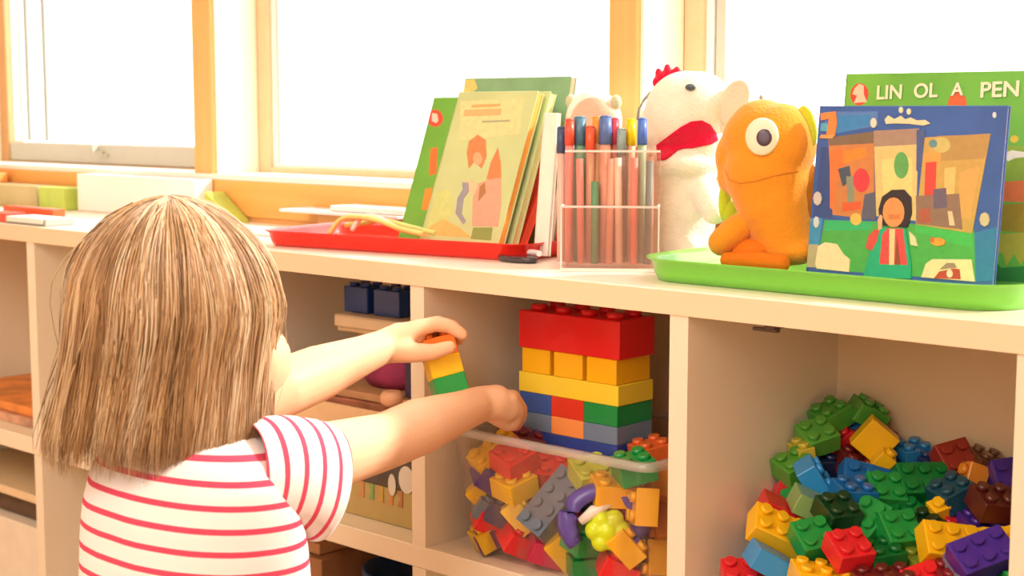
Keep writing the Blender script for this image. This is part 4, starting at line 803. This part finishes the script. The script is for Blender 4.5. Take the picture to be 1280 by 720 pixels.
# right hand reaching down into the tub
b.caps([RW, ad(620, 503, 1.466), ad(634, 508, 1.472)], [.0175, .0175, .0145], 16)
RK = [((638, 500, 1.466), (646, 512, 1.474), (646, 523, 1.482), (641, 532, 1.488)), ((640, 498, 1.478), (650, 511, 1.487), (650, 522, 1.495), (645, 532, 1.502)), ((639, 500, 1.491), (647, 513, 1.501), (647, 523, 1.509), (642, 532, 1.514)), ((636, 505, 1.503), (642, 515, 1.512), (641, 524, 1.518), (637, 531, 1.521))]
for q in RK:
    p_ = J(*q); b.caps([RW.lerp(p_[0], .3), p_[0]], [.0125, .0090], 14); b.caps(p_, [.0088, .0078, .0070, .0060], 12)
b.caps(J((608, 510, 1.462), (618, 519, 1.470), (627, 526, 1.478), (634, 532, 1.484)), [.0115, .0092, .0078, .0064], 14)
# legs
for s in (-1, 1): b.caps([V((TC.x+s*.045, TC.y, .38)), V((TC.x+s*.048, TC.y+.008, .21)), V((TC.x+s*.048, TC.y, .06)), V((TC.x+s*.05, TC.y+.03, .035))], [.052, .038, .028, .024], 18)
body = finish('body', remeshed(b, .0022, 5, .5), skin, kid)
for s in (-1, 1):
    b = B(); b.ball(HC+V((s*.027, .070, -.004)), (.010, .007, .0075), seg=16); e = b.out('eye', M('eye_white', 'f4efea', .25), kid)
    b = B(); b.ball(HC+V((s*.027, .0762, -.004)), (.0045, .0016, .0045), seg=14); b.out('iris', M('iris', '5a4030', .2), e)
b = B(); b.tube([HC+V((x, .0795-abs(x)*.25, -.0465+abs(x)*.1)) for x in (-.013, -.007, 0, .007, .013)], .0022, 8); b.out('mouth', M('lips', 'd9837c', .45), kid)
# shirt with woven stripes (the stripe runs along a stored length)
def shirtmat():
    m = bpy.data.materials.new('striped_jersey'); m.use_nodes = True; nt = m.node_tree; p = nt.nodes['Principled BSDF']
    a = nt.nodes.new('ShaderNodeAttribute'); a.attribute_name = 'run'
    d = nt.nodes.new('ShaderNodeMath'); d.operation = 'DIVIDE'; d.inputs[1].default_value = .0168; nt.links.new(a.outputs['Fac'], d.inputs[0])
    f = nt.nodes.new('ShaderNodeMath'); f.operation = 'FRACT'; nt.links.new(d.outputs[0], f.inputs[0])
    r = nt.nodes.new('ShaderNodeValToRGB'); e = r.color_ramp.elements; e[0].position = 0; e[0].color = lin('e0506c'); e[1].position = .24; e[1].color = lin('e0506c')
    for pos, c_ in ((.27, 'f9f3f2'), (.97, 'f9f3f2'), (1.0, 'e0506c')): q = e.new(pos); q.color = lin(c_)
    nt.links.new(f.outputs[0], r.inputs['Fac']); nt.links.new(r.outputs['Color'], p.inputs['Base Color']); p.inputs['Roughness'].default_value = .85; p.inputs['Specular IOR Level'].default_value = .2
    n = nt.nodes.new('ShaderNodeTexNoise'); n.inputs['Scale'].default_value = 900; bp = nt.nodes.new('ShaderNodeBump'); bp.inputs['Strength'].default_value = .25; bp.inputs['Distance'].default_value = .001
    nt.links.new(n.outputs['Fac'], bp.inputs['Height']); nt.links.new(bp.outputs['Normal'], p.inputs['Normal']); return m
sm = shirtmat()
def cloth(rings, runs, name, parent, fold=.0022):
    n = len(rings[0]); V_, F_, R_ = [], [], []
    sub = []
    for i in range(len(rings)-1):
        for k in range(6):
            t = k/6
            sub.append(([rings[i][j].lerp(rings[i+1][j], t) for j in range(n)], [runs[i][j]*(1-t)+runs[i+1][j]*t for j in range(n)]))
    sub.append((rings[-1], runs[-1]))
    for R, U in sub:
        c_ = sum(R, V())/n
        for j in range(n):
            d_ = (R[j]-c_).normalized(); w_ = noise.noise(V((R[j].x*16, R[j].y*16, R[j].z*9)))*fold+noise.noise(V((R[j].x*40, R[j].y*40, R[j].z*30+5)))*fold*.4
            V_.append(R[j]+d_*w_); R_.append(U[j])
    for i in range(len(sub)-1):
        for j in range(n): F_.append((i*n+j, i*n+(j+1) % n, (i+1)*n+(j+1) % n, (i+1)*n+j))
    me = bpy.data.meshes.new(name); me.from_pydata(V_, [], F_); at = me.attributes.new('run', 'FLOAT', 'POINT'); at.data.foreach_set('value', R_)
    bm = bmesh.new(); bm.from_mesh(me); bmesh.ops.recalc_face_normals(bm, faces=bm.faces); bm.to_mesh(me); bm.free()
    o = finish(name, me, sm, parent, True); k = o.modifiers.new('thick', 'SOLIDIFY'); k.thickness = .0016; k.offset = 0; return o
zs = [(.395, .106, .088), (.44, .104, .086), (.50, .1025, .084), (.56, .101, .080), (.61, .0995, .076), (.645, .098, .071), (.668, .093, .064), (.684, .082, .056), (.697, .064, .048), (.706, .047, .042), (.711, .041, .040)]
rings = [ellr(z, a, c_, n=48) for z, a, c_ in zs]
runs = [[p_.z+.10*(p_.y-TC.y) for p_ in R] for R in rings]
shirt = cloth(rings, runs, 'striped_shirt', kid)
def sleeve(c0, c1, c2, tilt, r0, r2, name, n=40):
    ax = (c2-c0).normalized(); v = (CU*math.cos(tilt)+CR*math.sin(tilt)); v = (v-ax*v.dot(ax)).normalized(); w_ = ax.cross(v); R = []; U = []
    for i in range(6):
        t = i/5; c_ = c0*(1-t)**2+c1*2*t*(1-t)+c2*t*t; rv = (r0[0]*(1-t)+r2[0]*t); rw = (r0[1]*(1-t)+r2[1]*t)
        R.append([c_+v*math.cos(a)*rv+w_*math.sin(a)*rw+ax*(-.010*math.cos(a)*(1-t)*0) for a in [2*PI*k/n for k in range(n)]]); U.append([(c2-c0).length*t+.004*math.cos(2*PI*k/n) for k in range(n)])
    return cloth(R, U, name, shirt, .003)
sleeve(ad(294, 594, 1.182), ad(358, 586, 1.187), ad(402, 604, 1.236), math.radians(22), (.042, .044), (.0475, .040), 'sleeve')
sleeve(LS+V((.018, -.006, -.008)), LS+V((-.005, .02, -.002)), LS.lerp(LE, .62)+V((0, 0, -.006)), .1, (.044, .040), (.040, .036), 'sleeve')
b = B(); b.tube([V((TC.x+.042*math.cos(a), TC.y+.041*math.sin(a), .7115)) for a in [2*PI*i/40 for i in range(41)]], .0035, 8); b.out('collar', M('collar_white', 'f7efee', .85), shirt)
# trousers and shoes
den = M('denim', '3a5078', .8, .2, var=.15, scale=120, bump=.3)
b = B()
for s in (-1, 1): b.caps([V((TC.x+s*.046, TC.y, .385)), V((TC.x+s*.048, TC.y+.008, .22)), V((TC.x+s*.048, TC.y, .085))], [.060, .048, .040], 20)
b.ball(V((TC.x, TC.y, .395)), (.098, .080, .05), seg=28); finish('trousers', remeshed(b, .004, 4), den, kid)
for s in (-1, 1):
    b = B(); c_ = V((TC.x+s*.05, TC.y+.035, 0)); b.ball(c_+V((0, .02, .026)), (.034, .060, .026), seg=22); b.ball(c_+V((0, -.03, .036)), (.032, .034, .036), seg=20)
    sh_ = finish('shoe', remeshed(b, .003, 4), M('shoe_white', 'e9e4de', .6), kid); b = B(); b.box((c_.x-.034, c_.y-.062, .0), (c_.x+.034, c_.y+.078, .012), .010, seg=3); b.out('sole', M('sole_grey', 'bcb8b2', .7), sh_)
# hair: a bob hanging from the crown
rng = random.Random(3)
HT = HC+V((0, 0, .093))          # crown height
aH, bH, cH = .0825, .0825, .0915
O = HC+V((0, -.001, .0))
def hair_bottom(az_):            # azimuth measured from the facing direction
    d = V((math.sin(az_), math.cos(az_), 0)); f = abs((az_+PI) % (2*PI)-PI)
    if f < math.radians(46): return O.z+.022, True
    k = min(1, (f-math.radians(46))/math.radians(50))
    return O.z-.072-.020*k, False
def hair_pos(az_, t, sc, zb):
    """t 0..1 from the crown to the tip"""
    d = V((math.sin(az_), math.cos(az_), 0)); r = 1/math.sqrt((d.x/aH)**2+(d.y/bH)**2)
    th_end = math.radians(96); arc = .145; down = max(0.001, (O.z-zb)); tot = arc+down; s = t*tot
    top = O
    if s < arc:
        th = th_end*s/arc; q = V((d.x*r*math.sin(th), d.y*r*math.sin(th), cH*math.cos(th)))*sc; base = O+V((0, -.004*math.cos(th), 0)) ; fl = 0
        p = base+q
    else:
        u = (s-arc); th = th_end; z = cH*math.cos(th)*sc-u; k = u/.11
        fl = (.006+.006*max(0, d.dot(-CR)))*k*k-.010*max(0, k-.75)*2.2
        rr_ = r*math.sin(th)*sc+fl; p = O+V((d.x*rr_, d.y*rr_, z))
    h = max(0, (O.z+.01-p.z)); p = p-CR*(.14*h if h < .1 else .014+.10*(h-.1)); return p
# inner cap
n = 72; Vv, Fv = [], []; m_ = 22
for j in range(n):
    a_ = 2*PI*j/n; zb, bang = hair_bottom(a_)
    for i in range(m_): Vv.append(hair_pos(a_, (i+.02)/(m_-1)*(.86 if not bang else .97) if i else .001, .955, zb))
for j in range(n):
    for i in range(m_-1): Fv.append((j*m_+i, ((j+1) % n)*m_+i, ((j+1) % n)*m_+i+1, j*m_+i+1))
def hairmat():
    m = bpy.data.materials.new('hair'); m.use_nodes = True; nt = m.node_tree; p = nt.nodes['Principled BSDF']; a = nt.nodes.new('ShaderNodeAttribute'); a.attribute_name = 'tone'
    nt.links.new(a.outputs['Color'], p.inputs['Base Color']); p.inputs['Roughness'].default_value = .38; p.inputs['Specular IOR Level'].default_value = .6; p.inputs['Sheen Weight'].default_value = .25
    p.inputs['Subsurface Weight'].default_value = 0; return m
hm = hairmat()
me = bpy.data.meshes.new('hair_cap'); me.from_pydata(Vv, [], Fv); at = me.color_attributes.new('tone', 'FLOAT_COLOR', 'POINT'); c0 = lin('a07848')
at.data.foreach_set('color', [x for _ in Vv for x in c0]); hair = finish('hair', me, hm, kid, True)
k = hair.modifiers.new('t', 'SOLIDIFY'); k.thickness = .002
pal = [lin(c_)[:3] for c_ in ('ae8458', 'be9668', 'cfae84', '9c7448', 'dfc8a6', 'b48a5c', '8a663a', 'd6b990')]
SV, SF, SC = [], [], []
NP = 15
for cl in range(520):
    a0 = rng.uniform(0, 2*PI); s0 = rng.uniform(.985, 1.035); col = pal[rng.randrange(8)]; ph = rng.uniform(0, 6); t0 = rng.choice((0.0, 0.02, .06, .12, .2)); bend = rng.gauss(0, .05)
    lenj = rng.gauss(0, .006); tipj = rng.gauss(0, .05)
    for st in range(15):
        da = rng.gauss(0, .06); sc = s0+rng.gauss(0, .006); zb, bang = hair_bottom(a0+da); zb += lenj+rng.gauss(0, .0035); fly = rng.random() < .03
        kk = 1+rng.gauss(0, .06); cc = [min(1, c_*kk) for c_ in col]+[1]; rad = rng.uniform(.0004, .00065)
        ring0 = len(SV); wob = rng.gauss(0, .004) if fly else rng.gauss(0, .0008); pts = []
        for i in range(NP):
            t = t0+(1-t0)*i/(NP-1); aa = a0+da*(1-.45*t)+bend*t+tipj*max(0, t-.7)+.02*math.sin(ph+t*7)
            p = hair_pos(aa, max(t, .004), sc+(wob*8*t if fly else 0), zb); p += V((math.sin(ph+t*9), math.cos(ph*1.3+t*8), 0))*wob; pts.append(p)
        for i, p in enumerate(pts):
            tg = (pts[min(i+1, NP-1)]-pts[max(i-1, 0)]); tg.normalize(); x_ = tg.cross(V((.3, .2, .93))).normalized(); y_ = tg.cross(x_); r_ = rad*(1 if i < NP-3 else (NP-1-i)*.3+.1)
            for k in range(3): SV.append(p+(x_*math.cos(2.094*k)+y_*math.sin(2.094*k))*r_); SC.extend(cc)
            if i:
                q = ring0+(i-1)*3
                for k in range(3): SF.append((q+k, q+(k+1) % 3, q+3+(k+1) % 3, q+3+k))
me = bpy.data.meshes.new('strands'); me.from_pydata(SV, [], SF); at = me.color_attributes.new('tone', 'FLOAT_COLOR', 'POINT'); at.data.foreach_set('color', SC)
st = finish('strands', me, hm, hair, True); st['kind'] = 'stuff'
# small stack held in the left hand
a_ = math.radians(16); up = (CU*math.cos(a_)-CR*math.sin(a_)); rt = (CR*math.cos(a_)+CU*math.sin(a_)); dp = CF
up = (up+CF*.10).normalized(); rt = (rt-up*rt.dot(up)).normalized(); dp = up.cross(rt)
b0 = ad(561, 483, 1.468)
for k, (c_, n_) in enumerate((('12a048', 'small green brick lowest of the three held in the left hand'), ('fbd014', 'small yellow brick between the green and orange ones held in the left hand'), ('f07a1e', 'small orange brick under the fingers of the left hand'))):
    p_ = b0+up*BH*k; Rm = Matrix((rt, dp, up)).transposed() @ Matrix.Rotation(math.radians(14), 3, 'Z')
    brick(c_, 2, 2, BH, Matrix.Translation(p_) @ Rm.to_4x4(), n_, 'bricks held in the left hand', sh=(.0045 if k == 2 else .0001))
